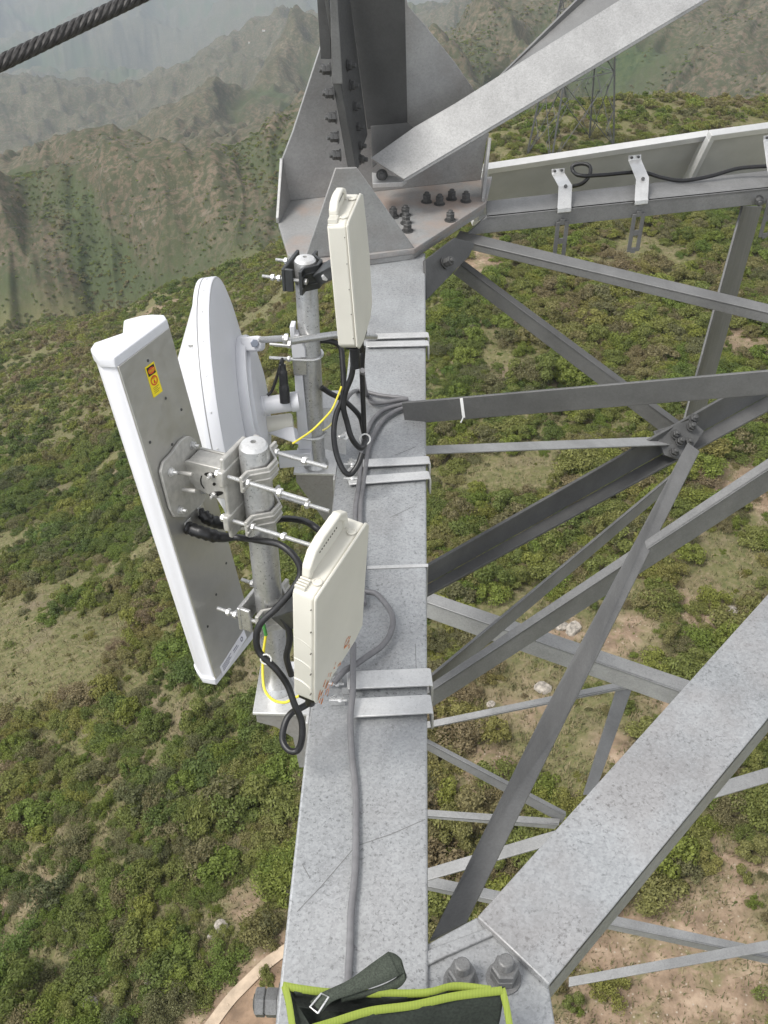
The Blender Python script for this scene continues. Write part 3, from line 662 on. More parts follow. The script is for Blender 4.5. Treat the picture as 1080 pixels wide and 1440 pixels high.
member('brace', (600, 1044, 4.7), (796, 1147, 4.8), ((600, 1038), (796, 1141)), ((600, 1055), (790, 1158)), mat=M['halflitbrace'])
member('brace', (600, 1147, 4.7), (786, 1160, 4.8), ((600, 1138), (788, 1151)), ((600, 1151), (780, 1166)), mat=M['litbrace'])
member('brace', (600, 1238, 4.6), (1100, 1094, 4.8), ((600, 1221), (1100, 1073)), None, mat=M['litbrace'])
member('brace', (600, 1246, 4.9), (1100, 1351, 5.0), ((600, 1231), (1100, 1338)), ((600, 1252), (1100, 1360)), mat=M['litbrace'])
member('brace', (800, 1387, 4.8), (1100, 1334, 4.9), ((800, 1374), (1100, 1318)), None, mat=M['litbrace'])
node = MB(); nrm_ = at(955, 618, 4.15); dA = (at(1100, 545, 4.55)-at(600, 822, 3.55)).normalized()
node.slab([at(920, 606, 4.08), at(972, 590, 4.12), at(990, 606, 4.14), at(962, 648, 4.1), at(935, 640, 4.06)], .01)
nd = part('joint_plate', node, M['shadedbrace'], TW, .001)
nn = (at(972, 590, 4.12)-at(920, 606, 4.08)).cross(at(935, 640, 4.06)-at(920, 606, 4.08)).normalized()
if nn.dot(at(955, 618, 4.1)) > 0: nn = -nn
for px, py in ((975, 589), (972, 600), (950, 611), (956, 621), (968, 622), (948, 636)):
    p = onpl(px, py, at(920, 606, 4.08), nn); bolt(p, nn, nd, BS)
# gusset hanging under the chord at the far joint
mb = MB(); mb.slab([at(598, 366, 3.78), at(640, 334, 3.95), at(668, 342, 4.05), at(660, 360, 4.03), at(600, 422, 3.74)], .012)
hg = part('gusset_plate', mb, M['post'], TW, .002)  # shadow under the joint painted by the dark post material
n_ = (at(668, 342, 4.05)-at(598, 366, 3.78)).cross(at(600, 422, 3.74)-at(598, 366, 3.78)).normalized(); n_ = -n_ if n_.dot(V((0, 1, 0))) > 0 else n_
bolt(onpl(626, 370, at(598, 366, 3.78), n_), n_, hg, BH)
# transverse chord carrying the solar modules
h0 = (684, 305, dz(684, 305, ZB)); h1 = (1100, 262.5, dz(1100, 262.5, ZB))
chord = member('chord_beam', h0, h1, ((684, 282.5), (1100, 237.5)), ((656, 331), (1100, 284)), .014, mat=M['halflitbrace'])
bolt(onpl(1066, 281, at(*h0), V((0, 0, 1)).cross(at(*h1)-at(*h0)).normalized()), (0, -1, 0), chord, BH)

# ---- far joint: level base plate, upright plates, post and diagonal
ZP = ZB+.045
bp = [onz(*p, ZP) for p in ((391, 311), (405, 358), (428, 372), (519, 358), (583, 349.5), (683, 285), (692, 248), (400, 272))]
mb = MB(); mb.prism(bp, V((0, 0, -.022)))
base = part('base_plate', mb, M['baseplate'], TW, .002)
mb = MB(); cen = sum(bp, V((0, 0, 0)))/len(bp)
mb.prism([cen+(p-cen)*.985+V((0, 0, -.0235)) for p in bp], V((0, 0, -.021)))
part('backing_plate', mb, M['plate'], base, .002)
for px, py in ((600, 284), (618, 287), (635, 280), (655, 283), (633, 310)): bolt(onz(px, py, ZP+.0005), (0, 0, 1), base, BH)
for px, py in ((570, 303), (571, 314), (573, 325), (553, 305)): bolt(onz(px, py, ZP+.0005), (0, 0, 1), base, BH)
# rear upright plate
a = onz(405, 283, ZP); b = onz(676, 253, ZP); nr = (b-a).cross(V((0, 0, 1))).normalized(); nr = nr if nr.dot(a) > 0 else -nr
rp = lambda x, y: onpl(x, y, a, nr)
mb = MB(); mb.prism([rp(*p) for p in ((404, 283), (397, 224), (412, 185), (452, 62), (468, 0), (480, -60), (560, -60), (574, 8), (600, 38), (640, 88), (668, 128), (688, 190), (684, 200), (676, 253))], nr*.014)
rear = part('upright_plate', mb, M['plate'], TW, .002)
fw = -nr
mb = MB()
q0, q1, q2 = rp(397, 222), rp(409, 284), onz(392.5, 314, ZP); mb.slab([q0, q1, q2, q2+V((0, 0, .022)), q0+fw*.012], .012)
part('stiffener', mb, M['plate'], rear, .002)
mb = MB()
q0, q1, q2 = rp(686, 193), rp(677, 253), onz(677, 284, ZP); mb.slab([q0, q1, q2, q2+V((0, 0, .02)), q0+fw*.012], .012)
part('stiffener', mb, M['plate'], rear, .002)
# front triangular upright
a2 = onz(432, 365, ZP); b2 = onz(583, 349, ZP); nf = (b2-a2).cross(V((0, 0, 1))).normalized(); nf = nf if nf.dot(a2) > 0 else -nf
fp = lambda x, y: onpl(x, y, a2, nf)
mb = MB(); mb.prism([fp(*p) for p in ((430, 362), (472, 237), (502, 236), (583, 349), (519, 357))], nf*.012)
part('upright_plate', mb, M['plate'], TW, .002)
# leaning post of angle section with a splice plate
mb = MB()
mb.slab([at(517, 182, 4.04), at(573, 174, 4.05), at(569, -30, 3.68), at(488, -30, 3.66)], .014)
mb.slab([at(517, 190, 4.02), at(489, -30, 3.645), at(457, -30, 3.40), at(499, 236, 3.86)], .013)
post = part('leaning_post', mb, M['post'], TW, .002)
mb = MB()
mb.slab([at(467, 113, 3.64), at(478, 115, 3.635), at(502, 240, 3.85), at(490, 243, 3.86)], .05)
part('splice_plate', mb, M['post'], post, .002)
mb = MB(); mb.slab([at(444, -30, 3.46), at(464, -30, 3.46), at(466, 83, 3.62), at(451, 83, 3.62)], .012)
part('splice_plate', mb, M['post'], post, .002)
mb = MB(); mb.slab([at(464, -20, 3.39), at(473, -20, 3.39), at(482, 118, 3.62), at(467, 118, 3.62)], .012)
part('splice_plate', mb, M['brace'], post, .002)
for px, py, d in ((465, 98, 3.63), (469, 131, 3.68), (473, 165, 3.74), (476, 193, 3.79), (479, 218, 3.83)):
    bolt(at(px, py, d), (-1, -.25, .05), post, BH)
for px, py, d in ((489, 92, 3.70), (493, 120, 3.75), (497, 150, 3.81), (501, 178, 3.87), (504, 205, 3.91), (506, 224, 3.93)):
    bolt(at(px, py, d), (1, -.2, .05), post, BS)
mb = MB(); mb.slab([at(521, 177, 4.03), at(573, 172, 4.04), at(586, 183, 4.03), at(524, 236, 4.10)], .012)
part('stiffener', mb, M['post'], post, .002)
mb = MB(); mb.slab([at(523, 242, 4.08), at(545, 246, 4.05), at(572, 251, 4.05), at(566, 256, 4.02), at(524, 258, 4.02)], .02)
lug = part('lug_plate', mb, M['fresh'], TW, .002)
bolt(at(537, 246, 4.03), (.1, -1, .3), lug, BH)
# big diagonal rising to the upper right, with a second bar behind it
mb = MB()
q = [at(568, 252, 3.93), at(521, 222, 3.97), at(583, 178, 3.97), at(640, 145, 3.97), at(1110, -150, 3.97), at(1240, -150, 3.93)]
mb.slab(q, .014)
lo0, lo1 = q[0], q[5]; mb.slab([lo0+V((0, .002, -.001)), lo1+V((0, .002, -.001)), lo1+V((0, .14, -.012)), lo0+V((0, .14, -.012))], .012)
part('diagonal_bar', mb, galvanized('diagonal zinc', .24, .32, .3, .5, .45, .9, sp_=.25), TW, .002)
member('diagonal_bar', (700, 111, 4.5), (845, -20, 4.5), ((760, 95), (905, -20)), ((695, 116), (832, -20)), .012)

# ------------------------------------------------------------------ poles, brackets and straps
P1 = (-.276, 1.476); P2 = (-.259, 2.293)
N1 = V((-.918, .397, 0)).normalized(); T1 = V((.397, .918, 0)).normalized()
def strap(root, rows, xl, rise=.004, w=.040, ragged=True):
    (yl, yr) = rows; a = onz(xl, yl, ZB+.012); b = onz(606, yr, ZB+.012); d = (b-a); d.z = 0
    p0 = V((a.x, a.y, ZB+rise)); p1 = V((X1+.004, a.y+d.y*(X1-a.x)/d.x, ZB+rise)); s = V((-d.y, d.x, 0)).normalized()*w*.5
    mb = MB(); th = .005
    prof = [p0+V((0, 0, 0)), p1, p1+V((.006, 0, -.003)), p1+V((.0075, 0, -.012)), p1+V((.0075, 0, -.055))]
    top = [(p-s, p+s) for p in prof]; inn = [p+V((0, 0, -th)) for p in prof[:2]]+[prof[2]+V((-th*.7, 0, -th*.7)), prof[3]+V((-th, 0, 0)), prof[4]+V((-th, 0, 0))]
    n = len(prof); vs = []
    for p, i in zip(prof, inn): vs += [p-s, p+s, i+s, i-s]
    fs = [(k*4+j, k*4+(j+1) % 4, k*4+4+(j+1) % 4, k*4+4+j) for k in range(n-1) for j in range(4)]+[(3, 2, 1, 0), (n*4-4, n*4-3, n*4-2, n*4-1)]
    mb.add(vs, fs); return part('strap', mb, M['fresh'], root, .0012)
def pole_mount(root, P_, ztop, y0, depth, outx, slim=False):
    """pipe welded on a level bracket arm that is strapped to the beam"""
    x, y = P_
    mb = MB(); mb.lathe([(0, ZB+.003), (.0277, ZB+.003), (.0277, ztop-.004), (.0262, ztop-.001), (.0262, ztop)], (x, y, 0), (0, 0, 1), 40)
    pole = part('pole', mb, M['pole'], root)
    mb = MB(); mb.lathe([(.0262, ztop-.0005), (.022, ztop+.006), (.012, ztop+.009), (.0055, ztop+.0095), (.0045, ztop-.004), (0, ztop-.004)], (x, y, 0), (0, 0, 1), 40)
    cap = part('pole_cap', mb, M['fresh'], pole)
    mb = MB(); mb.lathe([(.0275, ZB+.016), (.033, ZB+.008), (.036, ZB+.0005)], (x, y, 0), (0, 0, 1), 32); part('weld_bead', mb, M['pole'], pole)
    mb = MB(); yA, yB = y-y0, y+depth-y0
    mb.box(((outx+X0)/2-.001, (yA+yB)/2, ZB-.004), ((1, 0, 0), (0, 1, 0), (0, 0, 1)), ((X0-outx)/2+.001, (yB-yA)/2, .004))
    arm = part('bracket_arm', mb, M['fresh'], root, .0015)
    mb = MB(); yg = yA+.004
    mb.prism([V((outx+.004, yg, ZB-.0085)), V((X0-.003, yg, ZB-.0085)), V((X0-.003, yg, ZB-.19)), *([V((X0-.032, yg, ZB-.19)), V((X0-.040, yg, ZB-.085)), V((X0-.075, yg, ZB-.050))] if slim else [V((X0-.04, yg, ZB-.17))]), V((outx+.004, yg, ZB-.035))], V((0, .008, 0)))
    part('bracket_web', mb, M['plate'], root, .001); mb = MB()
    mb.prism([V((outx+.004, yB-.012, ZB-.0085)), V((X0-.003, yB-.012, ZB-.0085)), V((X0-.003, yB-.012, ZB-.19)), *([V((X0-.032, yB-.012, ZB-.19)), V((X0-.040, yB-.012, ZB-.085)), V((X0-.075, yB-.012, ZB-.050))] if slim else [V((X0-.04, yB-.012, ZB-.17))]), V((outx+.004, yB-.012, ZB-.035))], V((0, .008, 0)))
    part('bracket_web', mb, M['plate'], root, .001)
    mb = MB(); mb.box((X0-.0035, (yA+yB)/2, ZB-.10), ((1, 0, 0), (0, 1, 0), (0, 0, 1)), (.003, (yB-yA)/2+.02, .095)); part('back_plate', mb, M['fresh'], root, .001)
    return pole
ML = thing('pole_mount', 'galvanized pole on a strapped bracket, the nearer one, behind the lower cream radio box', 'antenna mount', (P1[0], P1[1], ZB))
MU = thing('pole_mount', 'galvanized pole on a strapped bracket, the farther one, carrying the white dish', 'antenna mount', (P2[0], P2[1], ZB))
zt1 = z_for(P1[0], P1[1], 627); zt2 = z_for(P2[0], P2[1], 366)
pole_mount(ML, P1, zt1, .075, .15, onz(360, 981, ZB).x, True)
pole_mount(MU, P2, zt2, .045, .12, onz(415, 655, ZB).x)
for r, xl in (((958, 953), 488), ((997, 991), 494)): strap(ML, r, xl, .017, .05)
for r, xl in (((652, 646), 492), ((676, 667), 490)): strap(MU, r, xl, .013, .034)
for r, xl in (((473, 470), 515), ((484, 482), 515)): strap(MU, r, xl, .013, .032)
# folded strap ends with buckle screws
for root, px, py in ((ML, 474, 985), (ML, 470, 962), (MU, 492, 655), (MU, 492, 675), (MU, 521, 476)):
    mb = MB(); p = onz(px, py, ZB+.002); g = random.Random(int(px*py)); hh = .03 if px < 500 else .017
    for k in range(5):
        o = V((g.uniform(-.014, .012), g.uniform(-.016, .016), 0)); mb.slab([p+o, p+o+V((.014, .003, 0)), p+o+V((.010, .006, hh*g.uniform(.4, 1))), p+o+V((-.002, .001, hh*g.uniform(.5, 1.)))], .0012)
    mb.thread(p+V((-.016, -.012, .014)), p+V((.022, -.012, .015)), .003)
    mb.hexn(p+V((.004, -.012, .014)), (1, 0, 0), .010, .008)
    part('strap_buckle', mb, M['fresh'], root)
for px, py in ((488, 944), (487, 992)): pass
mb = MB(); s0 = onz(516, 800, ZB+.0025); s1 = onz(603, 797, ZB+.0025)
s1 = V((X1+.002, s1.y, s1.z)); mb.prism([s0, s1, s1+V((0, .011, 0)), s0+V((0, .011, 0))], V((0, 0, -.0015))); mb.prism([s1, s1+V((0, .011, 0)), s1+V((.001, .011, -.15)), s1+V((.001, 0, -.15))], V((.0015, 0, 0)))
single('steel_band', mb, M['fresh'], 'thin bright steel band tight across the beam between the strap pairs', 'band')

# ------------------------------------------------------------------ pipe clamps
def vclamp(root, P_, z, N_, T_, h=.034, r=.0277, mat='clamp', nb=2, rodlen=.125, thick=.006, near_only=False, name='clamp', rodback=.012):
    """bent strap on the near side of a pipe, drawn up by two threaded rods along -N_"""
    o = V((P_[0], P_[1], z)); m = -N_
    sec = [(-.062, .004), (-.040, .004), (-.015, r+.004), (.015, r+.004), (.040, .004), (.062, .004)]
    pts = [o+T_*a+m*b for a, b in sec]; mb = MB(); n = len(pts); vs = []
    for hz in ((-h/2), h/2):
        for (a, b) in sec: vs.append(o+T_*a+m*b+V((0, 0, hz)))
        for (a, b) in sec: vs.append(o+T_*a+m*(b+thick)+V((0, 0, hz)))
    N2 = 2*n; fs = []
    for k in range(n-1):
        fs += [(k, k+1, N2+k+1, N2+k), (n+k+1, n+k, N2+n+k, N2+n+k+1), (k+1, k, n+k, n+k+1), (N2+k, N2+k+1, N2+n+k+1, N2+n+k)]
    fs += [(0, N2, N2+n, n), (n-1, 2*n-1, N2+2*n-1, N2+n-1)]
    mb.add(vs, fs)
    for hz in (-h*.22, h*.22):                    # two raised ribs along the strap
        q = [o+T_*a+m*(b+thick)+V((0, 0, hz)) for a, b in sec]
        mb.tube(q, .0028, 6)
    return part(name, mb, M[mat], root, .0012)
def rod(mbr, o, T_, off, m, back, length, r=.0042):
    a = o+T_*off-m*back; mbr.thread(a, o+T_*off+m*length, r, .0016, 8)
def nut(mb, o, T_, off, m, at_, af=.014, h=.008): mb.hexn(o+T_*off+m*at_, m, af, h)

# ------------------------------------------------------------------ panel antenna
PC = V((-.41885, 1.52796, -1.26555)); EX = V((.37442, .92696, -.02353)).normalized(); EZ = V((-.13877, .08111, .98700)); EZ = (EZ-EX*EZ.dot(EX)).normalized(); EN = EZ.cross(EX).normalized()   # EN points away from the pole
PH, PW = .745, .158
pl_ = lambda x, y, off=0.: onpl(x, y, PC-EN*off, EN)
PA = thing('panel_antenna', 'white sector panel antenna with bare aluminium back and yellow warning label', 'antenna', PC-EZ*PH/2)
topc = PC+EZ*(PH/2+.004)
capout = [(125.3, 488), (130.8, 479.7), (171, 465.8), (172.5, 448.5), (176.7, 446.4), (199, 440.8), (212.8, 439.4), (230, 440), (233.5, 446), (158, 501.5), (135, 500.5), (127, 492)]
cap = [onpl(x, y, topc+EZ*.008, EZ) for x, y in capout]
loc2 = lambda p: ((p-PC).dot(EX), (p-PC).dot(EN))
cc = [loc2(p) for p in cap]; mb_ = sum(b for a, b in cc)/len(cc)
bk = min(b for a, b in cc)
prof = [(a, b-bk-.004) for a, b in cc]          # section of the radome, back edge just behind the plate
def ring(k, s=1., grow=0.):
    ca = sum(a for a, b in prof)/len(prof); cb = sum(b for a, b in prof)/len(prof)
    return [PC+EX*(ca+(a-ca)*s)+EN*(cb+(b-cb)*s)+EZ*k for a, b in prof]
mb = MB(); mb.prism([p for p in ring(-PH/2, .955)], EZ*PH)
part('radome', mb, M['radome'], PA, .004)
mb = MB(); lo = ring(PH/2-.010, 1.); hi = ring(PH/2+.009, .985); mid = ring(PH/2+.004, 1.); n = len(lo)
mb.add(lo+mid+hi, [tuple(range(n))[::-1]]+[(j*n+i, j*n+(i+1) % n, (j+1)*n+(i+1) % n, (j+1)*n+i) for j in range(2) for i in range(n)]+[tuple(range(2*n, 3*n))])
part('end_cap', mb, M['white'], PA, .002)
mb = MB(); lo = ring(-PH/2-.010, .98); hi = ring(-PH/2+.008, 1.)
mb.add(lo+hi, [tuple(range(n))[::-1]]+[(i, (i+1) % n, n+(i+1) % n, n+i) for i in range(n)]+[tuple(range(n, 2*n))])
part('end_cap', mb, M['white'], PA, .002)
mb = MB(); mb.box(PC-EN*.0022, (EX, EN, EZ), (PW/2-.001, .0022, PH/2-.008))
bkp = part('back_plate', mb, M['aluminium'], PA, .001)
mb = MB()
for px, py in ((208, 507), (211, 622), (242, 625), (255, 576), (304, 836), (292, 881), (233, 560), (318, 792)):
    p = pl_(px, py, .0045); mb.lathe([(.0028, 0), (.0028, .0008), (.0015, .0018), (0, .002)], p, -EN, 10)
part('screw', mb, plain('dark screw', (.08, .08, .075), .5, .5), bkp)
lab = [pl_(x, y, .0052) for x, y in ((203.8, 517.2), (216.3, 508.2), (228.8, 549.9), (216.3, 559.6))]
mb = MB(); mb.prism(lab, EN*.0006); wl = part('warning_label', mb, M['labely'], PA)
def lp(q, u, v, off): return q[0]+(q[1]-q[0])*u+(q[3]-q[0])*v+((q[2]-q[1])-(q[3]-q[0]))*u*v-EN*off
mb = MB(); mb.prism([lp(lab, u, v, .0004) for u, v in ((.1, .05), (.9, .05), (.9, .33), (.1, .33))], EN*.0003); part('label_heading', mb, M['labelk'], wl)
def disc(q, cu, cv, ru, rv, off, n=28, inner=None):
    out = [lp(q, cu+ru*math.cos(2*math.pi*k/n), cv+rv*math.sin(2*math.pi*k/n), off) for k in range(n)]; mb = MB()
    if inner is None: mb.prism(out, EN*.0002)
    else:
        inn = [lp(q, cu+ru*inner*math.cos(2*math.pi*k/n), cv+rv*inner*math.sin(2*math.pi*k/n), off) for k in range(n)]
        mb.add(out+inn, [(k, (k+1) % n, n+(k+1) % n, n+k) for k in range(n)])
    return mb
part('label_oval', disc(lab, .5, .19, .36, .10, .0009), M['labelr'], wl)
mbr = disc(lab, .5, .52, .36, .155, .0006, inner=.74)
for k in range(3):                               # radio-wave emblem: mast and arcs
    a = .10+.07*k
    arc = [lp(lab, .5+a*math.cos(t)*1.0, .50+a*math.sin(t)*.42, .0006) for t in np.linspace(-2.5, -.6, 9)]
    arc2 = [lp(lab, .5+(a+.035)*math.cos(t), .50+(a+.035)*math.sin(t)*.42, .0006) for t in np.linspace(-2.5, -.6, 9)]
    mbr.add(arc+arc2, [(i, i+1, 9+i+1, 9+i) for i in range(8)])
mbr.prism([lp(lab, u, v, .0006) for u, v in ((.46, .5), (.54, .5), (.60, .61), (.40, .61))], EN*.0001)
part('label_emblem', mbr, M['labelr'], wl, smooth=False)
def text_on(s, q, u0, v0, u1, v1, off, mat, parent, name):
    cu = bpy.data.curves.new(name, 'FONT'); cu.body = s; ob = bpy.data.objects.new(name, cu); C.objects.link(ob)
    bpy.context.view_layer.update(); me = bpy.data.meshes.new_from_object(ob.evaluated_get(bpy.context.evaluated_depsgraph_get())); bpy.data.objects.remove(ob)
    xs = [v.co.x for v in me.vertices]; ys = [v.co.y for v in me.vertices]; x0, x1, y0, y1 = min(xs), max(xs), min(ys), max(ys); mb = MB()
    mb.add([lp(q, u0+(v.co.x-x0)/(x1-x0)*(u1-u0), v1-(v.co.y-y0)/(y1-y0)*(v1-v0), off) for v in me.vertices], [tuple(p.vertices) for p in me.polygons])
    part(name, mb, mat, parent, smooth=False)
text_on('DANGER', lab, .2, .145, .8, .235, .0013, M['labely'], wl, 'label_text')
mb = MB()
for k in range(4): mb.prism([lp(lab, u, v, .0004) for u, v in ((.2, .72+k*.055), (.8-.12*(k % 2), .72+k*.055), (.8-.12*(k % 2), .74+k*.055), (.2, .74+k*.055))], EN*.0002)
part('label_print', mb, plain('faint print', (.35, .26, .02), .6), wl)
sp = [pl_(x, y, .0052) for x, y in ((309.5, 938), (343, 885.5), (347, 896.5), (313.5, 950))]
mb = MB(); mb.prism(sp, EN*.0006); sl = part('type_label', mb, M['labelw'], PA)
mb = MB()
for k, (u0, u1, v0, v1) in enumerate([(.06, .42, .2, .27), (.06, .36, .36, .43), (.06, .40, .52, .59), (.06, .30, .68, .75), (.50, .66, .3, .42), (.50, .70, .55, .62)]):
    mb.prism([lp(sp, u, v, .0004) for u, v in ((u0, v0), (u1, v0), (u1, v1), (u0, v1))], EN*.0002)
part('label_print', mb, M['labelt'], sl)
part('label_emblem', disc(sp, .84, .45, .045, .26, .0006, inner=.5), M['labelt'], sl, smooth=False)
# tilt bracket on the back of the panel
bp_ = lambda x, y, off=.012: pl_(x, y, off)
outl = [(262, 614), (268, 613.5), (275, 618), (284, 650), (291, 690), (288, 706), (262, 728), (246, 727), (240, 715), (226.5, 664), (230, 650), (243, 636), (254, 620)]
mb = MB(); mb.prism([bp_(*p) for p in outl], EN*.0065); mp = part('mounting_plate', mb, M['clamp'], PA, .0015)
for px, py in ((271, 626), (240, 663.5), (253.5, 717), (286, 690)):
    mb = MB(); p = bp_(px, py, .0122); mb.lathe([(0, 0), (.009, 0), (.009, .0015), (0, .0015)], p, -EN, 20); mb.hexn(p-EN*.0015, -EN, .012, .006); mb.thread(p-EN*.007, p-EN*.015, .0034); part('bolt', mb, M['nut'], mp, ang=30)
for px, py in ((252, 664.5), (257, 688)):
    mb = MB(); p = bp_(px, py, .012); mb.cyl(p, p-EN*.030, .0042, 12); part('stud', mb, M['clamp'], mp)
# clevis arm: near cheek read in the upright plane through the plate
pa = bp_(262, 660); NA = EX.copy()
ck = lambda x, y, off=0.: onpl(x, y, pa-NA*off, NA)
cheek = [(255, 652), (262, 648), (308, 659), (319, 664.5), (324.5, 675.5), (323, 695.5), (316.7, 702), (305.5, 701), (276, 688), (262, 672)]
mb = MB(); mb.prism([ck(*p) for p in cheek], NA*.006); arm = part('tilt_arm', mb, M['clamp'], PA, .0015)
mb = MB(); mb.prism([ck(*p)+NA*.046 for p in cheek], NA*.006)
q = [ck(262, 649), ck(308, 660)]; mb.prism([q[0]+NA*.0062, q[1]+NA*.0062, q[1]+NA*.0458, q[0]+NA*.0458], (ck(262, 655)-ck(262, 649)).normalized()*.006)
part('tilt_arm', mb, M['clamp'], PA, .0015)
mb = MB()
for px, py, w, h, ang in ((297.5, 668, 10.5, 3.4, .12), (304, 694.5, 10, 3.4, -.15), (301, 681, 2.2, 2.2, 0)):
    mb.prism([ck(px+w*math.cos(t)*math.cos(ang)-h*math.sin(t)*math.sin(ang), py+w*math.cos(t)*math.sin(ang)+h*math.sin(t)*math.cos(ang), .0006) for t in np.linspace(0, 6.2832, 21)[:-1]], NA*.0004)
arc = [(283.5, 669), (282, 675), (283, 681), (287, 687)]
for a, b in zip(arc, arc[1:]): mb.prism([ck(a[0]-.9, a[1], .0006), ck(a[0]+.9, a[1], .0006), ck(b[0]+.9, b[1], .0006), ck(b[0]-.9, b[1], .0006)], NA*.0004)
part('slot', mb, M['labelk'], arm)
for px, py in ((297, 668), (301.5, 695)):
    mb = MB(); p = ck(px, py, .001); mb.hexn(p, -NA, .011, .006); mb.thread(p-NA*.006, p-NA*.014, .0032); part('bolt', mb, M['nut'], arm, ang=30)
# pole side of the bracket: backing channel, two bent clamps, threaded rods and nuts
zc1 = z_for(P1[0]-T1.x*.05, P1[1]-T1.y*.05, 676); zc2 = z_for(P1[0]-T1.x*.05, P1[1]-T1.y*.05, 738)
mb = MB(); c = V((P1[0], P1[1], (zc1+zc2)/2))+N1*.034-T1*.016; hz = (zc1-zc2)/2+.040
mb.box(c, (T1, N1, V((0, 0, 1))), (.040, .0045, hz))
for zz in (zc1, zc2): mb.box(V((c.x, c.y, zz))+T1*.016, (T1, N1, V((0, 0, 1))), (.066, .0065, .017))
ch = part('backing_channel', mb, M['clamp'], PA, .003)
m1 = -N1
for z in (zc1, zc2):
    cl = vclamp(PA, P1, z, N1, T1)
    o = V((P1[0], P1[1], z)); mbr = MB(); mbn = MB()
    for off in (-.05, .05):
        L = .135 if off < 0 else .12
        rod(mbr, o, T1, off, m1, .055, L); nut(mbn, o, T1, off, m1, .0105); nut(mbn, o, T1, off, m1, .075 if off < 0 else .07)
        nut(mbn, o, T1, off, m1, -.052)
    part('threaded_rod', mbr, M['nut'], cl); part('nut', mbn, M['nut'], cl, ang=30)
# knuckle between arm and channel
mb = MB(); p0 = ck(318, 684)+NA*.023; mb.cyl(p0-NA*.016, p0+NA*.016, .012, 20); mb.box((p0+c)/2, ((c-p0).normalized(), T1, V((0, 0, 1))), ((c-p0).length/2, .018, .012)); part('knuckle', mb, M['clamp'], PA, .001)
# cable sockets and taped connectors
for (px, py) in ((281, 716), (263.5, 737)):
    mb = MB(); p = pl_(px, py, .0045); mb.box(p-EN*.002, (EX, EN, EZ), (.010, .002, .010)); part('socket', mb, M['nut'], PA, .001)

# ------------------------------------------------------------------ dish antenna
DC = V((-.489, 2.279, -1.502)); DN = V((-.989, -.101, -.107)).normalized(); DR = .33
SEAM = plain('grey seam', (.22, .22, .22), .6)
DA = thing('dish_antenna', 'white round microwave dish with conical radome on the farther pole', 'antenna', V((P2[0], P2[1], -1.45)))
mb = MB(); mb.lathe([(0, .150), (.05, .142), (.15, .098), (.318, .014), (.330, .010)], DC, DN, 96); part('radome', mb, M['radome'], DA)
mb = MB(); mb.lathe([(.328, .012), (.3345, .012), (.336, .009), (.336, .0015), (.3335, .0005), (.3335, -.0005), (.336, -.0015), (.336, -.026), (.334, -.029), (.322, -.030)], DC, DN, 128); rim = part('rim_band', mb, M['white'], DA)
mb = MB()
for k in range(24):
    t = 2*math.pi*k/24; u = DN.orthogonal().normalized(); w = DN.cross(u); d = u*math.cos(t)+w*math.sin(t); p = DC+d*.3362-DN*.0125
    mb.cyl(p-d*.001, p+d*.0015, .0022, 8)
    if k % 6 == 1: mb.box(p+DN*.026-d*.006, (d, DN, d.cross(DN)), (.006, .010, .006))
part('clip', mb, M['nut'], rim)
mb = MB(); mb.lathe([(.330, -.028), (.316, -.034), (.25, -.047), (.20, -.056), (.17, -.062)], DC, DN, 96); part('reflector', mb, M['white'], DA)
mb = MB(); mb.lathe([(.332, .0012), (.3362, .0012), (.3362, -.0012), (.332, -.0012)], DC, DN, 128); part('seam', mb, SEAM, rim)
mb = MB(); mb.lathe([(.166, -.0545), (.1745, -.0575), (.174, -.0605), (.166, -.0605)], DC, DN, 96); part('gasket', mb, SEAM, DA)
mb = MB(); mb.lathe([(.168, -.0606), (.176, -.0606), (.178, -.063), (.178, -.080), (.175, -.086), (.164, -.087), (.162, -.078), (.157, -.078), (.150, -.094), (.10, -.104), (.0, -.106)], DC, DN, 96); part('drum_ring', mb, M['white'], DA)
RB = -.17
u_ = V((0, 0, 1)); u_ = (u_-DN*u_.dot(DN)).normalized(); s_ = DN.cross(u_)
dloc = lambda a, b, t: DC+s_*a+u_*b+DN*t
def dpl(x, y, t): return onpl(x, y, DC+DN*t, DN)      # a photo point on a plane square to the dish axis
dd = lambda x, y, d: at(x, y, d)
dax = proj(DC+DN*RB)[2]
# feed tube, radio tube and boot
fa = dpl(367, 571, -.100); mb = MB(); mb.lathe([(0, 0), (.026, 0), (.026, .010), (.0235, .012), (.0235, .078), (.026, .080), (.026, .100), (0, .100)], fa, -DN, 32); part('feed_tube', mb, M['white'], DA)
fb = dpl(374, 597, -.100); mb = MB(); mb.lathe([(0, -.01), (.0215, -.01), (.0215, .066), (.019, .072), (0, .073)], fb, -DN, 32); part('feed_tube', mb, M['cream'], DA)
db = proj(fb)[2]; mb = MB(); mb.slab([at(374, 601, db), at(412, 600, db-.02), at(417, 624, db-.03), at(376, 609, db)], .03); part('feed_bracket', mb, M['white'], DA, .002)
mb = MB(); db = proj(fa)[2]-.03; b0 = at(401, 566, db); b1 = at(397, 512, db-.04); mb.tube(spline([b0, b0*.6+b1*.4+V((0, 0, 0)), b0*.2+b1*.8, b1]), [.0135]*9+[.0115]*8+[.009]*7+[.006], 16); part('cable_boot', mb, M['boot'], DA)
mb = MB(); mb.tube(pxs([(397, 513, 2.58), (398, 505, 2.58), (392, 520, 2.62), (384, 548, 2.64), (376, 556, 2.64)]), .004, 8); part('feed_lead', mb, M['black'], DA)
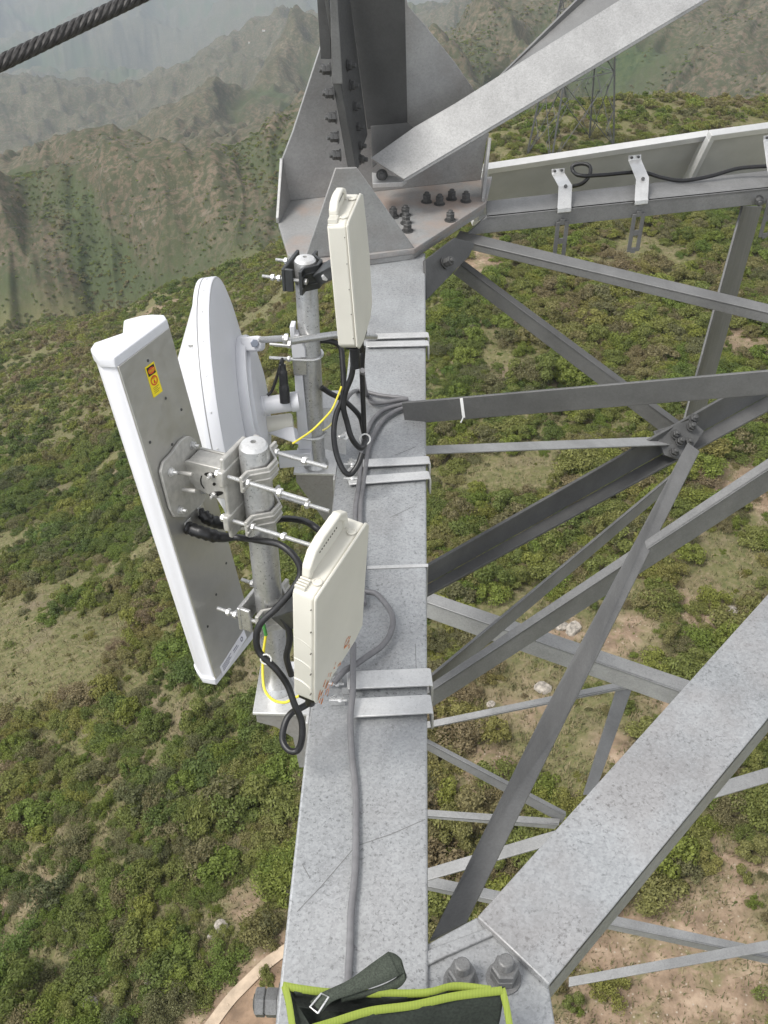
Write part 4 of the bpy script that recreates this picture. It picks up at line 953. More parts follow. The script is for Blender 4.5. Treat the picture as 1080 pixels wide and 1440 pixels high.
# tilt clevis with hex bolt and adjusting rod
dcv = proj(dloc(0, .175, -.075))[2]
mb = MB(); mb.slab([at(337, 474, dcv), at(362, 471.5, dcv-.03), at(367, 476, dcv-.035), at(366, 489, dcv-.03), at(362, 493, dcv-.03), at(340, 494, dcv)], .022); cv = part('clevis', mb, M['white'], DA, .004)
mb = MB(); p = at(358, 483, dcv-.033); mb.hexn(p, V((.15, -.8, .55)), .019, .006); part('bolt', mb, plain('grey hex bolt', (.2, .22, .26), .4, .6), cv, ang=30)
mb = MB(); mb.cyl(at(366, 478, dcv-.02), at(402, 476, 2.43), .0085, 14); mb.thread(at(380, 484, 2.46), at(406, 486, 2.43), .004); mb.hexn(at(400, 476, 2.43), V((1, 0, 0)), .022, .010); mb.hexn(at(405, 484, 2.43), V((1, 0, 0)), .018, .008); part('adjusting_rod', mb, M['pole'], DA)
# mounting frame on the pole: stepped white bracket, channel and foot
x, y = P2
def pp(px, py, off): return onpl(px, py, V((x, y-.030+off, 0)), V((0.05, 1, 0)).normalized())
mb = MB(); mb.slab([pp(407, 459, -.004), pp(414, 459, -.004), pp(414, 471, -.004), pp(419.5, 472, -.004), pp(429, 491, -.004), pp(430, 503, -.004), pp(411, 504.5, -.004)], .03); part('mount_bracket', mb, M['white'], DA, .002)
mb = MB(); mb.slab([pp(411, 506, -.002), pp(431.5, 506, -.002), pp(431.5, 527.5, -.002), pp(413, 528, -.002)], .03); part('mount_bracket', mb, M['pole'], DA, .002)
mb = MB(); mb.slab([pp(414, 528, .0), pp(425, 528, .0), pp(433, 607, .0), pp(438, 610, .0), pp(438.5, 633, .0), pp(419.5, 634, .0)], .03); part('mount_channel', mb, M['white'], DA, .002)
mb = MB(); mb.slab([pp(391, 640, -.02), pp(437, 637, -.02), pp(440, 655, -.02), pp(393, 659, -.02)], .02); part('mount_foot', mb, M['white'], DA, .002)
for py, L in ((506, .10), (617, .03)):
    zc = z_for(x, y-.03, py); mb = MB(); c = V((x, y, zc)); T2 = V((0.1, .995, 0)); N2_ = V((-.995, .1, 0)); R_ = .0318
    pts = [c+N2_*L-T2*R_]+[c+N2_*R_*math.sin(-t)*1.0*(-1 if False else 1)-T2*R_*math.cos(t) for t in np.linspace(0, math.pi, 14)]+[c+N2_*L+T2*R_]
    mb.tube(pts, .0042, 8); mb.hexn(c+N2_*.045-T2*R_, N2_, .013, .008); part('u_bolt', mb, M['nut'], DA)
mb = MB(); mb.cyl(at(400, 481, 2.52), at(474, 470.5, 2.62), .0098, 16); mb.cyl(at(474, 470.5, 2.62), at(527, 474, 2.86), .0098, 16); part('side_strut', mb, M['pole'], DA)
mb = MB(); mb.slab([at(439, 549, 2.74), at(482, 549, 2.80), at(486, 574, 2.78), at(440, 574, 2.72)], .01); mb.slab([at(440, 575, 2.72), at(486, 575, 2.78), at(487, 640, 2.85), at(444, 628, 2.80)], .01)
sb = part('support_shelf', mb, M['fresh'], MU, .001)
mb = MB(); p = at(487, 612, 2.78); mb.hexn(p, V((-.2, -1, .4)), .022, .012); mb.thread(p, p+V((-.02, -.03, .012)), .006); part('bolt', mb, M['nut'], sb, ang=30)

# ------------------------------------------------------------------ radio units
W_, D_, H_ = .187, .046, .272
fA = (V((-.1584, 1.2018, -1.4270)), V((.3947, .9188, .0058)).normalized(), V((-.9173, .3937, .0603)).normalized(), V((.0532, -.0292, .9982)).normalized())
fB = (V((-.1157, 1.9896, -1.1469)), V((.1238, .9909, -.0528)).normalized(), V((-.9904, .1201, -.0682)).normalized(), V((-.0612, .0608, .9963)).normalized())
def face_pts(fr, pxl):
    o, ex, ey, ez = fr; out = []
    for p in pxl:
        q = onpl(p[0], p[1], o, ey); out.append(((q-o).dot(ex), (q-o).dot(ez)))
    return out
def radio(name, fr, faceA, label, smears=False, plug=None):
    o, ex, ey, ez = fr; G = lambda a, b, c: o+ex*a+ey*b+ez*c
    t = thing(name, label, 'radio unit', G(W_/2, D_/2, 0), 'cream radio boxes on the poles')
    pl = face_pts(fr, faceA)
    cx = sum(a for a, b in pl)/len(pl); cz = sum(b for a, b in pl)/len(pl)
    mb = MB(); mb.prism([G(cx+(a-cx)*.985, .006, cz+(b-cz)*.985) for a, b in pl], ey*(D_-.006)); body = part('housing', mb, M['cream'], t, .004)
    mb = MB(); mb.prism([G(a, 0, b) for a, b in pl], ey*.0055); part('front_cover', mb, M['cream'], t, .003)
    # ends of the narrow face in local height
    zb = min(b for a, b in pl if a < .02); zt = max(b for a, b in pl if a < .015)
    mb = MB()
    for k in range(5):                            # stepped fins along the narrow side
        z = zt-.022-k*(zt-zb-.03)/4.6
        mb.tube(spline([G(.001, D_*.95, z+.016), G(.0006, D_*.62, z+.014), G(.0004, D_*.30, z+.006), G(.001, .010, z-.004)], 6), .0022, 6)
        part('side_rib', mb, M['cream'], body); mb = MB()
    mb = MB()
    for k in range(5):
        z = zt-.026-k*(zt-zb-.03)/4.6; mb.cyl(G(-.004, .010, z-.005), G(.001, .010, z-.005), .0012, 8)
    part('side_screw', mb, M['creamdark'], body)
    # fins and handle hoop above the top
    a0, z0 = max(((a, b) for a, b in pl if a < .03), key=lambda q: q[1]); a1, z1 = max(pl, key=lambda q: q[1]-.2*abs(q[0]-W_))
    s = (z1-z0)/(a1-a0); kh = 1. if smears else .62; up = lambda a, dz: (a, z0+s*(a-a0)+dz*(kh if dz > 0 else 1))
    outer = [up(.028, -.006), up(.030, .022), up(.050, .043), up(.080, .050), up(a1-.045, .048), up(a1-.020, .030), up(a1-.014, -.006)]
    inner = [up(a1-.030, -.006), up(a1-.034, .020), up(a1-.052, .036), up(.080, .037), up(.058, .031), up(.044, .014), up(.042, -.006)]
    mb = MB(); mb.prism([G(a, D_*.62, b) for a, b in outer+inner], ey*(D_*.36)); part('handle', mb, M['cream'], t, .003)
    mb = MB(); mb.prism([G(*(lambda q: (q[0], D_*.70, q[1]))(up(a, d))) for a, d in ((.036, -.004), (a1-.022, -.004), (a1-.030, .024), (a1-.050, .041), (.080, .042), (.054, .036), (.038, .018))], ey*.016); part('handle_web', mb, M['cream'], t, .001)
    mb = MB()
    for k in range(9): mb.cyl(G(*(lambda q: (q[0], D_*.70-.0006, q[1]))(up(.070+k*.0075, .0235))), G(*(lambda q: (q[0], D_*.70+.001, q[1]))(up(.070+k*.0075, .0235))), .0022, 8)
    part('vent_hole', mb, M['creamdark'], t)
    for aa in (.030, a1-.030):
        mb = MB(); q = up(aa, -.0015); mb.lathe([(.0085, 0), (.0085, .002), (.0065, .0028), (.0062, .0015), (0, .0015)], G(q[0], D_*.34, q[1]), ez, 20); part('cap_screw', mb, M['cream'], t)
    mb = MB()
    for k in range(4): q = up(.004+k*.0062, 0); mb.prism([G(q[0], D_*.55, q[1]-.004), G(q[0]+.0035, D_*.55, q[1]-.004), G(q[0]+.0035, D_*.55, q[1]+.005), G(q[0], D_*.55, q[1]+.005)], ey*(D_*.42))
    part('cooling_fin', mb, M['cream'], t, .0006)
    if smears:
        mb = MB(); g = random.Random(3)
        for (px, py, L, n) in ((450, 981, 9, 7), (457, 967, 10, 6), (463, 955, 7, 4), (474, 934, 5, 4), (489, 903, 5, 7), (487, 912, 4, 5)):
            for k in range(int(n*1.4)):
                X = px+g.uniform(-4.5, 4.5); Yy = py+g.uniform(-7, 7); l = L*g.uniform(.5, 1.2); w = g.uniform(.4, 1.1)
                q = [onpl(X+dx, Yy+dy, o-ey*.0004, ey) for dx, dy in ((-w, l*.5), (w*.4, l*.45), (w+l*.25, -l*.5), (l*.2, -l*.4))]
                mb.add(q, [(0, 1, 2, 3)])
        part('paint_scrape', mb, M['orange'], body, smooth=False)
    return t, G
faceA = [(444.5, 848), (446, 841), (516.5, 735), (519.8, 738), (513.5, 827), (510.4, 879), (499, 903), (468.8, 950), (446.5, 990.6), (444, 987)]
faceB = [(489.8, 318), (491, 311), (508, 271.5), (511, 273), (516, 318), (519.8, 357), (523.7, 425), (521.5, 447), (512, 480), (506.5, 490.5), (503.8, 488)]
RA, GA = radio('radio_unit', fA, faceA, 'cream radio box with orange scrapes at its lower edge, the nearer of two', True)
RBx, GB = radio('radio_unit', fB, faceB, 'clean narrow cream radio box hanging before the far joint plates, the farther of two', False)
# dark pole clamps that carry the radios
def radio_clamp(root, P_, z, G, N_, T_):
    vc = vclamp(root, P_, z, N_, T_, .062, .0277, 'clamp' if root is RA else 'darkbracket', thick=.008)
    o = V((P_[0], P_[1], z)); m = -N_
    mb = MB(); c = o+N_*.038; mb.box(c, (T_, N_, V((0, 0, 1))), (.056, .004, .030)); mb.box(c-N_*.012-T_*.05, (T_, N_, V((0, 0, 1))), (.004, .012, .029)); part('backing_plate', mb, M['pole'] if root is RA else M['darkbracket'], root, .002)
    mbr = MB(); mbn = MB()
    for off in (-.047, .047):
        rod(mbr, o, T_, off, m, .095, .02); nut(mbn, o, T_, off, m, -.056); nut(mbn, o, T_, off, m, -.072); nut(mbn, o, T_, off, m, .0125)
    part('threaded_rod', mbr, M['nut'], vc); part('nut', mbn, M['nut'], vc, ang=30)
    p0 = o+m*.040; p1 = G(W_*.5, D_+.001, .15); mb = MB(); d = (p1-p0)
    mb.box((p0+p1)/2, (d.normalized(), T_, d.normalized().cross(T_)), (d.length/2, .035, .022)); mb.box(p1, (fA[1] if root is RA else fB[1], (fA[2] if root is RA else fB[2]), V((0, 0, 1))), (.045, .008, .06)); part('swivel_bracket', mb, M['darkbracket'], root, .002)
radio_clamp(RA, P1, z_for(P1[0]-T1.x*.04, P1[1]-T1.y*.04, 872), GA, N1, T1)
N2v = V((-.97, .24, 0)).normalized(); T2v = V((.24, .97, 0)).normalized()
radio_clamp(RBx, P2, z_for(P2[0]-T2v.x*.04, P2[1]-T2v.y*.04, 393), GB, N2v, T2v)
mb = MB(); mb.cyl(at(455, 383, 2.40), at(463, 386, 2.36), .010, 14); mb.hexn(at(457, 389, 2.36), V((.2, -.9, .3)), .016, .010); part('bolt', mb, M['nut'], RBx, ang=30)
# cable entry glands under the boxes
mb = MB(); mb.box(GB(.10, D_*.55, -.018), (fB[1], fB[2], fB[3]), (.045, .018, .020)); mb.cyl(GB(.06, D_*.5, -.035), GB(.055, D_*.5, -.085), .012, 14); mb.cyl(GB(.115, D_*.5, -.035), GB(.12, D_*.5, -.075), .011, 14); part('cable_gland', mb, M['boot'], RBx, .002)
mb = MB(); mb.box(GA(.05, D_*.6, -.006), (fA[1], fA[2], fA[3]), (.035, .016, .02)); mb.cyl(GA(.03, D_*.5, -.02), GA(.03, D_*.6, -.05), .010, 14); part('cable_gland', mb, M['boot'], RA, .002)
mb = MB(); p = at(413, 935, 2.10); mb.cyl(p, at(414, 948, 2.12), .010, 14); part('port_cap', mb, M['white'], RA)

# ------------------------------------------------------------------ cables
def cable(name, pts, r, mat, label, group, cat='cable', n=12):
    mb = MB(); mb.tube(pts, r, n); return single(name, mb, mat, label, cat, group)
bz = lambda x, y, h=.010: proj(onz(x, y, ZB+h))[2]
BG = 'black jumper cables'; GG = 'grey cables along the beam'; YG = 'earthing wires'
pc2 = pl_(263.5, 737, .006); pc1 = pl_(281, 716, .006)
dpan = proj(pc2)[2]; dpan1 = proj(pc1)[2]
path = [(264, 742, dpan), (285, 750, dpan-.01), (312, 756, dpan+.01), (340, 756, dpan+.01), (368, 760, 1.90), (395, 767, 1.87), (415, 785, 1.86), (422, 806, 1.86), (412, 830, 1.86), (388, 856, 1.87), (368, 876, 1.88), (360, 895, 1.89), (366, 918, 1.90), (388, 941, 1.91), (405, 965, 1.92), (416, 990, 1.93), (423, 1015, 1.94), (424, 1040, 1.95), (418, 1056, 1.96), (407, 1056, 1.965), (399, 1040, 1.975), (399, 1018, 1.98), (410, 1004, 1.985), (428, 994, 2.0), (440, 985, 2.02)]
j1 = cable('jumper_cable', pxs(path), .0066, M['black'], 'black jumper cable hanging in a teardrop loop below the nearer radio box', BG)
mb = MB(); P_ = pxs(path[:5]); mb.tube(P_[:22], [.0125+.0012*math.sin(k*2.1) for k in range(14)]+[.011-.0004*k for k in range(8)], 16); part('taped_connector', mb, M['boot'], j1)
mb = MB(); pt = at(374, 927, 1.90); mb.tube([pt+V((.010*math.cos(t), .004*math.sin(t), .009*math.sin(t))) for t in np.linspace(0, 6.28, 14)], .0016, 6); part('cable_tie', mb, M['tie'], j1)
path = [(282, 716, dpan1), (292, 730, dpan1), (312, 735, dpan1+.02), (332, 738, dpan1+.06), (352, 737, 2.02), (375, 735, 2.04), (398, 731, 2.02), (425, 733, 1.98), (445, 742, 1.95), (455, 756, 1.96), (458, 790, 2.02)]
j2 = cable('jumper_cable', pxs(path), .0066, M['black'], 'black jumper cable running behind the nearer pole to the radio box handle', BG)
mb = MB(); P_ = pxs(path[:4]); mb.tube(P_[4:], [.0122+.001*math.sin(k*2.3) for k in range(len(P_[4:]))], 16); part('taped_connector', mb, M['boot'], j2)
path = [(397, 868, 1.98), (408, 885, 1.99), (406, 905, 2.0), (404, 925, 2.02), (410, 950, 2.04)]
cable('jumper_cable', pxs(path), .0066, M['black'], 'short black cable half hidden between nearer pole and radio box', BG)
q = lambda L, d0, d1: [(380+a/4.8, 400+b/4.8, d0+(d1-d0)*i/(len(L)-1)) for i, (a, b) in enumerate(L)]
c1 = cable('jumper_cable', pxs(q([(320, 380), (420, 385), (468, 425), (492, 520), (492, 680), (488, 780), (445, 880), (427, 1000), (445, 1140), (495, 1255), (545, 1280), (590, 1225), (620, 1140)], 2.62, 2.66)), .0075, M['black'], 'longest black jumper cable from behind the farther pole down in a wide loop', BG)
c2 = cable('jumper_cable', pxs(q([(560, 545), (548, 620), (505, 740), (500, 840), (515, 930), (550, 1030), (590, 1095), (618, 1106), (638, 1060)], 2.58, 2.72)), .0075, M['black'], 'black jumper cable from the farther radio gland bent in a narrow loop to the tie', BG)
c3 = cable('jumper_cable', pxs(q([(345, 695), (410, 735), (480, 778), (550, 835), (605, 900), (630, 970), (640, 1040)], 2.66, 2.78)), .0072, M['black'], 'black jumper cable crossing diagonally from the farther pole to the tie', BG)
c4 = cable('jumper_cable', pxs(q([(628, 420), (624, 560), (622, 700), (630, 850), (640, 1000), (640, 1060)], 2.60, 2.78)), .0068, M['black'], 'black cable dropping straight beside the beam edge below the farther radio', BG)
mb = MB(); pt = at(380+640/4.8, 400+1045/4.8, 2.72)
mb.tube([pt+V((.014*math.cos(t), .004*math.sin(t)+.006*math.sin(t), .010*math.sin(t))) for t in np.linspace(0, 6.28, 16)], .0022, 6); part('cable_tie', mb, M['tie'], c4)
qb = lambda L, h=.010: [(380+a/4.8, 400+b/4.8, bz(380+a/4.8, 400+b/4.8, h)) for a, b in L]
cable('grey_cable', pxs([(380+622/4.8, 400+580/4.8, 2.60), (380+630/4.8, 400+640/4.8, 2.75)]+qb([(655, 745), (700, 797), (770, 797), (864, 783), (930, 775)])), .0068, M['greycable'], 'grey cable curving from the farther radio to the flat brace end', GG)
cable('grey_cable', pxs([(380+505/4.8, 400+790/4.8, 2.80), (380+535/4.8, 400+745/4.8, 2.84)]+qb([(575, 722), (640, 730), (740, 748), (864, 768), (930, 772)])), .0062, M['greycable'], 'grey cable lying almost level across the beam above the flat brace end', GG)
def run(L, tail):
    return pxs(qb(L)+[(x, y, bz(x, y, h)) for x, y, h in tail])
cable('grey_cable', run([(940, 800), (864, 818), (770, 852), (700, 905), (655, 985), (625, 1090), (605, 1250), (590, 1400)], [(501, 712, .012), (499, 745, .014), (500, 800, .02), (505, 850, .02)]), .0068, M['greycable'], 'left one of two grey cables arching from the flat brace end along the beam', GG)
cable('grey_cable', run([(950, 830), (864, 850), (780, 905), (710, 1000), (668, 1100), (645, 1240), (620, 1400)], [(507, 712, .012), (506, 745, .014), (508, 800, .02), (512, 850, .02)]), .0068, M['greycable'], 'right one of two grey cables arching from the flat brace end along the beam', GG)
loop = [(512, 832, .02), (527, 836, .022), (542, 848, .024), (551, 866, .025), (550, 888, .025), (538, 908, .025), (518, 922, .026), (500, 934, .030), (484, 945, .034), (470, 960, .03)]
cable('grey_cable', pxs([(x, y, bz(x, y, h)) for x, y, h in loop]), .0070, M['greycable'], 'grey cable looping out from behind the nearer radio box onto the beam', GG)
tail = [(497, 905, .05), (497, 930, .045), (496, 975, .040), (494, 1010, .026), (496, 1060, .011), (499, 1110, .010), (501, 1160, .010), (500, 1220, .010), (495, 1280, .010), (492, 1330, .010), (491, 1378, .010), (491, 1420, .010)]
cable('grey_cable', pxs([(x, y, bz(x, y, h)) for x, y, h in tail]), .0068, M['greycable'], 'grey cable running straight down the near beam face to the tool bag', GG)
y1 = cable('earth_wire', pxs([(374, 893, 2.0), (371, 920, 2.02), (370, 950, 2.03), (374, 972, 2.02), (385, 985, 2.0), (400, 988, 1.98), (415, 983, 1.97), (430, 975, 1.97)]), .0028, M['earth'], 'yellow earth wire curling at the foot of the nearer pole', YG)
mb = MB(); mb.tube(pxs([(369, 868, 1.98), (371, 880, 1.99), (374, 893, 2.0)]), .0036, 8); part('green_sleeve', mb, M['earthgreen'], y1)
cable('earth_wire', pxs(q([(480, 690), (455, 770), (410, 850), (355, 920), (280, 985), (200, 1050), (150, 1075)], 2.60, 2.56)), .0026, M['earth'], 'yellow earth wire slanting across the farther pole', YG)
cable('earth_wire', pxs(q([(440, 880), (415, 935), (385, 965), (355, 985)], 2.66, 2.68)), .0028, plain('olive wire', (.40, .38, .14), .5), 'thin dull olive earth wire just right of the farther pole', YG)
# tie round the flat brace
mb = MB(); p = at(649, 561, 2.90); q2 = at(652, 589, 2.915); s = V((.010, 0, 0))
mb.slab([at(646.5, 560, 2.90), at(650.5, 559.5, 2.90), at(654, 587, 2.91), at(650, 588, 2.91)], .003, False); mb.tube([at(651, 588, 2.90), at(648, 594, 2.88)], .002, 6)
single('cable_tie', mb, M['tie'], 'pale cable tie wrapped round the flat brace right of the beam', 'cable tie')

# ------------------------------------------------------------------ solar modules on the transverse chord
hA = at(*h0); hB = at(*h1); dch = (hB-hA).normalized(); pback = V((-dch.y, dch.x, 0)).normalized()
def solar(label, p0, p1, left_end=True):
    a = at(*p0); b = at(*p1); L = (b-a).length; d = (b-a).normalized(); dn = (pback*.42+V((0, 0, -.9))).normalized(); dn = (dn-d*dn.dot(d)).normalized(); nn = d.cross(dn).normalized(); nn = nn if nn.y < 0 else -nn
    t = thing('photovoltaic_module', label, 'solar panel', a, 'solar panels on the chord'); hgt = .36
    mb = MB(); fwid = .030
    mb.box((a+b)/2+dn*.016-nn*.016, (d, dn, nn), (L/2, .016, .018)); mb.box((a+b)/2+dn*(hgt-.016)-nn*.016, (d, dn, nn), (L/2, .016, .018))
    for e, sg in ((a, 1), (b, -1)): mb.box(e+d*.012*sg+dn*hgt/2-nn*.016, (d, dn, nn), (.012, hgt/2-.033, .017))
    part('frame', mb, M['solar_frame'], t, .0015)
    mb = MB(); mb.box((a+b)/2+dn*hgt/2-nn*.024, (d, dn, nn), (L/2-.02, hgt/2-.02, .003)); part('backsheet', mb, M['solar_back'], t)
    mb = MB(); mb.box((a+b)/2+dn*hgt/2-nn*.030, (d, dn, nn), (L/2-.02, hgt/2-.02, .0025)); part('glass', mb, M['solar_front'], t)
    return t, nn, d, dn
S1, sn, sd, sdn = solar('first solar panel left end by the joint plate, held by two bent white clips', (683, 238, 4.50), (1000, 190, 4.72))
S2, _, _, _ = solar('second solar panel, cut off by the right edge of the view', (1001, 190.5, 4.62), (1180, 166, 4.75))
bk_ = at(*h0); nch = V((0, 0, 1)).cross(dch).normalized(); nch = nch if nch.y < 0 else -nch
for S_, cs in ((S1, ((785, 237, 795), (893, 218, 905))), (S2, ((1083, 190, 1093),))):
    for (px, py, px2) in cs:
        top = at(px, py, 4.49); k = (px-684)/(1100-684); frontedge = at(684+k*416+8, 305-k*42.5, h0[2]+(h1[2]-h0[2])*k)
        up_ = frontedge+V((0, .12, .012)); mid = V((top.x, up_.y-.02, up_.z+.05))
        prof = [top, top+V((.002, -.004, -.02)), mid, frontedge+V((0, -.004, .014)), frontedge+V((0, -.016, .013)), frontedge+V((0, -.018, -.004))]
        mb = MB(); s = dch*.030; vs = []
        for p in prof: vs += [p-s, p+s, p+s+V((0, .004, -.004)), p-s+V((0, .004, -.004))]
        fs = [(i*4+j, i*4+(j+1) % 4, i*4+4+(j+1) % 4, i*4+4+j) for i in range(len(prof)-1) for j in range(4)]+[(3, 2, 1, 0), tuple(range(len(vs)-4, len(vs)))]
        mb.add(vs, fs); cl = part('clip', mb, M['fresh'], S_, .001)
        mb = MB()
        for o_ in (-.016, .016): mb.hexn(top+dch*o_+V((0, -.008, -.006)), V((0, -1, 0)), .012, .005)
        mb.hexn(mid+V((0, -.006, .0)), V((0, -1, .6)), .014, .006)
        part('screw', mb, M['bolt'], cl)
        mb = MB(); f0 = frontedge+V((0, -.006, -.05)); sh = V((0, 0, -.17))
        for o_ in (-.020, .020): mb.box(f0+dch*o_+sh*.5, (dch, V((0, 1, 0)), V((0, 0, 1))), (.009, .004, .085))
        for z in (0, -.085, -.165): mb.box(f0+V((0, 0, z)), (dch, V((0, 1, 0)), V((0, 0, 1))), (.0109, .004, .012))
        part('slotted_strap', mb, M['brace'], S_, .001)
cable('solar_lead', pxs([(806, 262, 4.50), (820, 258, 4.46), (830, 246, 4.44), (829, 234, 4.44), (818, 231, 4.45), (806, 234, 4.46), (806, 242, 4.46), (818, 247, 4.44), (850, 246, 4.44), (900, 242, 4.45), (930, 250, 4.44), (960, 255, 4.44), (1000, 248, 4.45), (1040, 237, 4.46), (1090, 233, 4.46)]), .0085, M['black'], 'black lead snaking along the back of the solar panels', None)

# ------------------------------------------------------------------ wire rope at the upper left
a = at(-60, 118, 1.55); b = at(330, -70, 1.75); mb = MB(); d = (b-a).normalized(); u = d.orthogonal().normalized(); w = d.cross(u); L = (b-a).length; Rr = .0078
for k in range(6):
    ph = 2*math.pi*k/6
    mb.tube([a+d*(L*i/150)+(u*math.cos(ph-i*L/150/.085*2*math.pi)+w*math.sin(ph-i*L/150/.085*2*math.pi))*Rr for i in range(151)], .0047, 8)
mb.tube([a, b], .0065, 8)
single('wire_rope', mb, M['rope'], 'thick twisted dark wire rope crossing the upper left corner', 'cable')

# ------------------------------------------------------------------ tool bag at the bottom
ZR = ZB+.165
bagp = lambda x, y, z=ZR: onz(x, y, z)
TB = thing('tool_bag', 'dark green canvas tool bag with lime green binding lying on the beam end', 'bag', bagp(555, 1440, ZB+.03))
backrim = spline([bagp(398, 1386), bagp(425, 1391), bagp(470, 1396, ZR-.004), bagp(540, 1397, ZR-.004), bagp(600, 1396), bagp(640, 1387, ZR-.002), bagp(690, 1392)], 6)
frontrim = spline([bagp(400, 1390, ZR-.001), bagp(412, 1415, ZR-.01), bagp(425, 1450, ZR-.01), bagp(470, 1436, ZR-.004), bagp(520, 1421), bagp(580, 1413), bagp(640, 1400), bagp(704, 1392)], 6)
def wall(rim, dz_, dy, name):
    mb = MB(); n = len(rim); vs = []
    for k in range(4):
        t = k/3
        for i, p in enumerate(rim): vs.append(p+V((.006*math.sin(i*.7+k), dy*t+.004*math.sin(i*.9+2*k), -dz_*t)))
    fs = [(k*n+i, k*n+i+1, (k+1)*n+i+1, (k+1)*n+i) for k in range(3) for i in range(n-1)]
    mb.add(vs, fs); o = part(name, mb, M['canvas'], TB); sm = o.modifiers.new('thick', 'SOLIDIFY'); sm.thickness = .004; return o
inner = spline([bagp(404, 1393, ZR-.006), bagp(470, 1402, ZR-.01), bagp(600, 1402, ZR-.008), bagp(700, 1396, ZR-.006)], 6)
wall(backrim, .13, .02, 'back_panel')
fr2 = spline([bagp(440, 1446, ZR-.004), bagp(470, 1437, ZR-.004), bagp(520, 1422), bagp(580, 1414), bagp(640, 1401), bagp(706, 1393)], 6)
wall(fr2, .13, -.05, 'front_panel')
mb = MB(); nfl = len(fr2); vs = [p+V((0, .004, -.05)) for p in fr2]+[p+V((0, -.004, -.052)) for p in (backrim[int(i*(len(backrim)-1)/(nfl-1))] for i in range(nfl))]
mb.add(vs, [(i, i+1, nfl+i+1, nfl+i) for i in range(nfl-1)]); part('tool_pocket', mb, M['canvas'], TB)
def binding(pts, name='binding', w=.008, h=.003):
    mb = MB(); n = len(pts); vs = []
    for i, p in enumerate(pts):
        t = (pts[min(i+1, n-1)]-pts[max(i-1, 0)]).normalized(); s = t.cross(V((0, 0, 1))).normalized(); k = V((0, 0, 1))
        up2 = (s*.75+k*.65).normalized() if s.y > 0 else (-s*.75+k*.65).normalized()
        side = t.cross(up2)
        for a_, b_ in ((-w, 0), (-w*.6, h), (w*.6, h), (w, 0), (w*.6, -h), (-w*.6, -h)): vs.append(p+up2*a_*1.0+side*b_)
    fs = [(i*6+j, i*6+(j+1) % 6, i*6+6+(j+1) % 6, i*6+6+j) for i in range(n-1) for j in range(6)]+[tuple(range(6)), tuple(range(n*6-6, n*6))]
    mb.add(vs, fs); return part(name, mb, M['lime'], TB, ang=60)
binding(backrim, w=.006); binding(fr2, w=.0062)
binding(spline([bagp(400, 1386), bagp(406, 1410, ZR-.006), bagp(412, 1450, ZR-.02), bagp(416, 1480, ZR-.05)], 6), w=.0065)
binding(spline([bagp(706, 1391), bagp(712, 1415, ZR-.01), bagp(718, 1450, ZR-.03)], 6), w=.006)
mb = MB(); mb.add([bagp(404, 1390, ZR-.01), bagp(440, 1448, ZR-.012), bagp(432, 1500, ZR-.06), bagp(416, 1480, ZR-.06)], [(0, 1, 2, 3)]); part('side_panel', mb, M['canvas'], TB)
# webbing strap: a flat band folded into a loop, with a wire buckle
def band(pts, wv, name):
    mb = MB(); n = len(pts); vs = []
    for p, w in zip(pts, wv):
        vs += [p-w, p+w]
    mb.add(vs, [(2*i, 2*i+1, 2*i+3, 2*i+2) for i in range(n-1)]); o = part(name, mb, M['webbing'], TB); sm = o.modifiers.new('thick', 'SOLIDIFY'); sm.thickness = .0025; return o
zS = ZR+.012
def strip2(ea, eb, name):
    A_, B_ = spline(ea, 6), spline(eb, 6); mb = MB(); n = len(A_); vs = []
    for p, q_ in zip(A_, B_): vs += [p, (p+q_)/2+V((0, 0, .0012)), q_]
    mb.add(vs, [(3*i+k, 3*i+k+1, 3*i+3+k+1, 3*i+3+k) for i in range(n-1) for k in range(2)]); o = part(name, mb, M['webbing'], TB); sm = o.modifiers.new('thick', 'SOLIDIFY'); sm.thickness = .0028; return o
strip2([bagp(436, 1409, ZR+.003), bagp(452, 1396, ZR+.008), bagp(490, 1378, ZR+.014), bagp(522, 1355, ZR+.022), bagp(546, 1338, ZR+.027)], [bagp(452, 1424, ZR+.001), bagp(468, 1408, ZR+.006), bagp(505, 1395, ZR+.010), bagp(540, 1382, ZR+.016), bagp(562, 1371, ZR+.020)], 'carry_strap')
strip2([bagp(546, 1338, ZR+.0265), bagp(557, 1342, ZR+.026), bagp(566, 1353, ZR+.022), bagp(560, 1372, ZR+.010), bagp(530, 1388, ZR+.003), bagp(480, 1400, ZR-.003)], [bagp(562, 1371, ZR+.0195), bagp(570, 1368, ZR+.016), bagp(571, 1378, ZR+.008), bagp(558, 1390, ZR-.002), bagp(528, 1398, ZR-.006), bagp(480, 1408, ZR-.010)], 'carry_strap')
mb = MB(); mb.tube([bagp(447, 1425, ZR+.004), bagp(436, 1416, ZR+.006), bagp(452, 1397, ZR+.010), bagp(462, 1402, ZR+.008), bagp(447, 1425, ZR+.004)], .0016, 8); part('buckle', mb, M['nut'], TB)

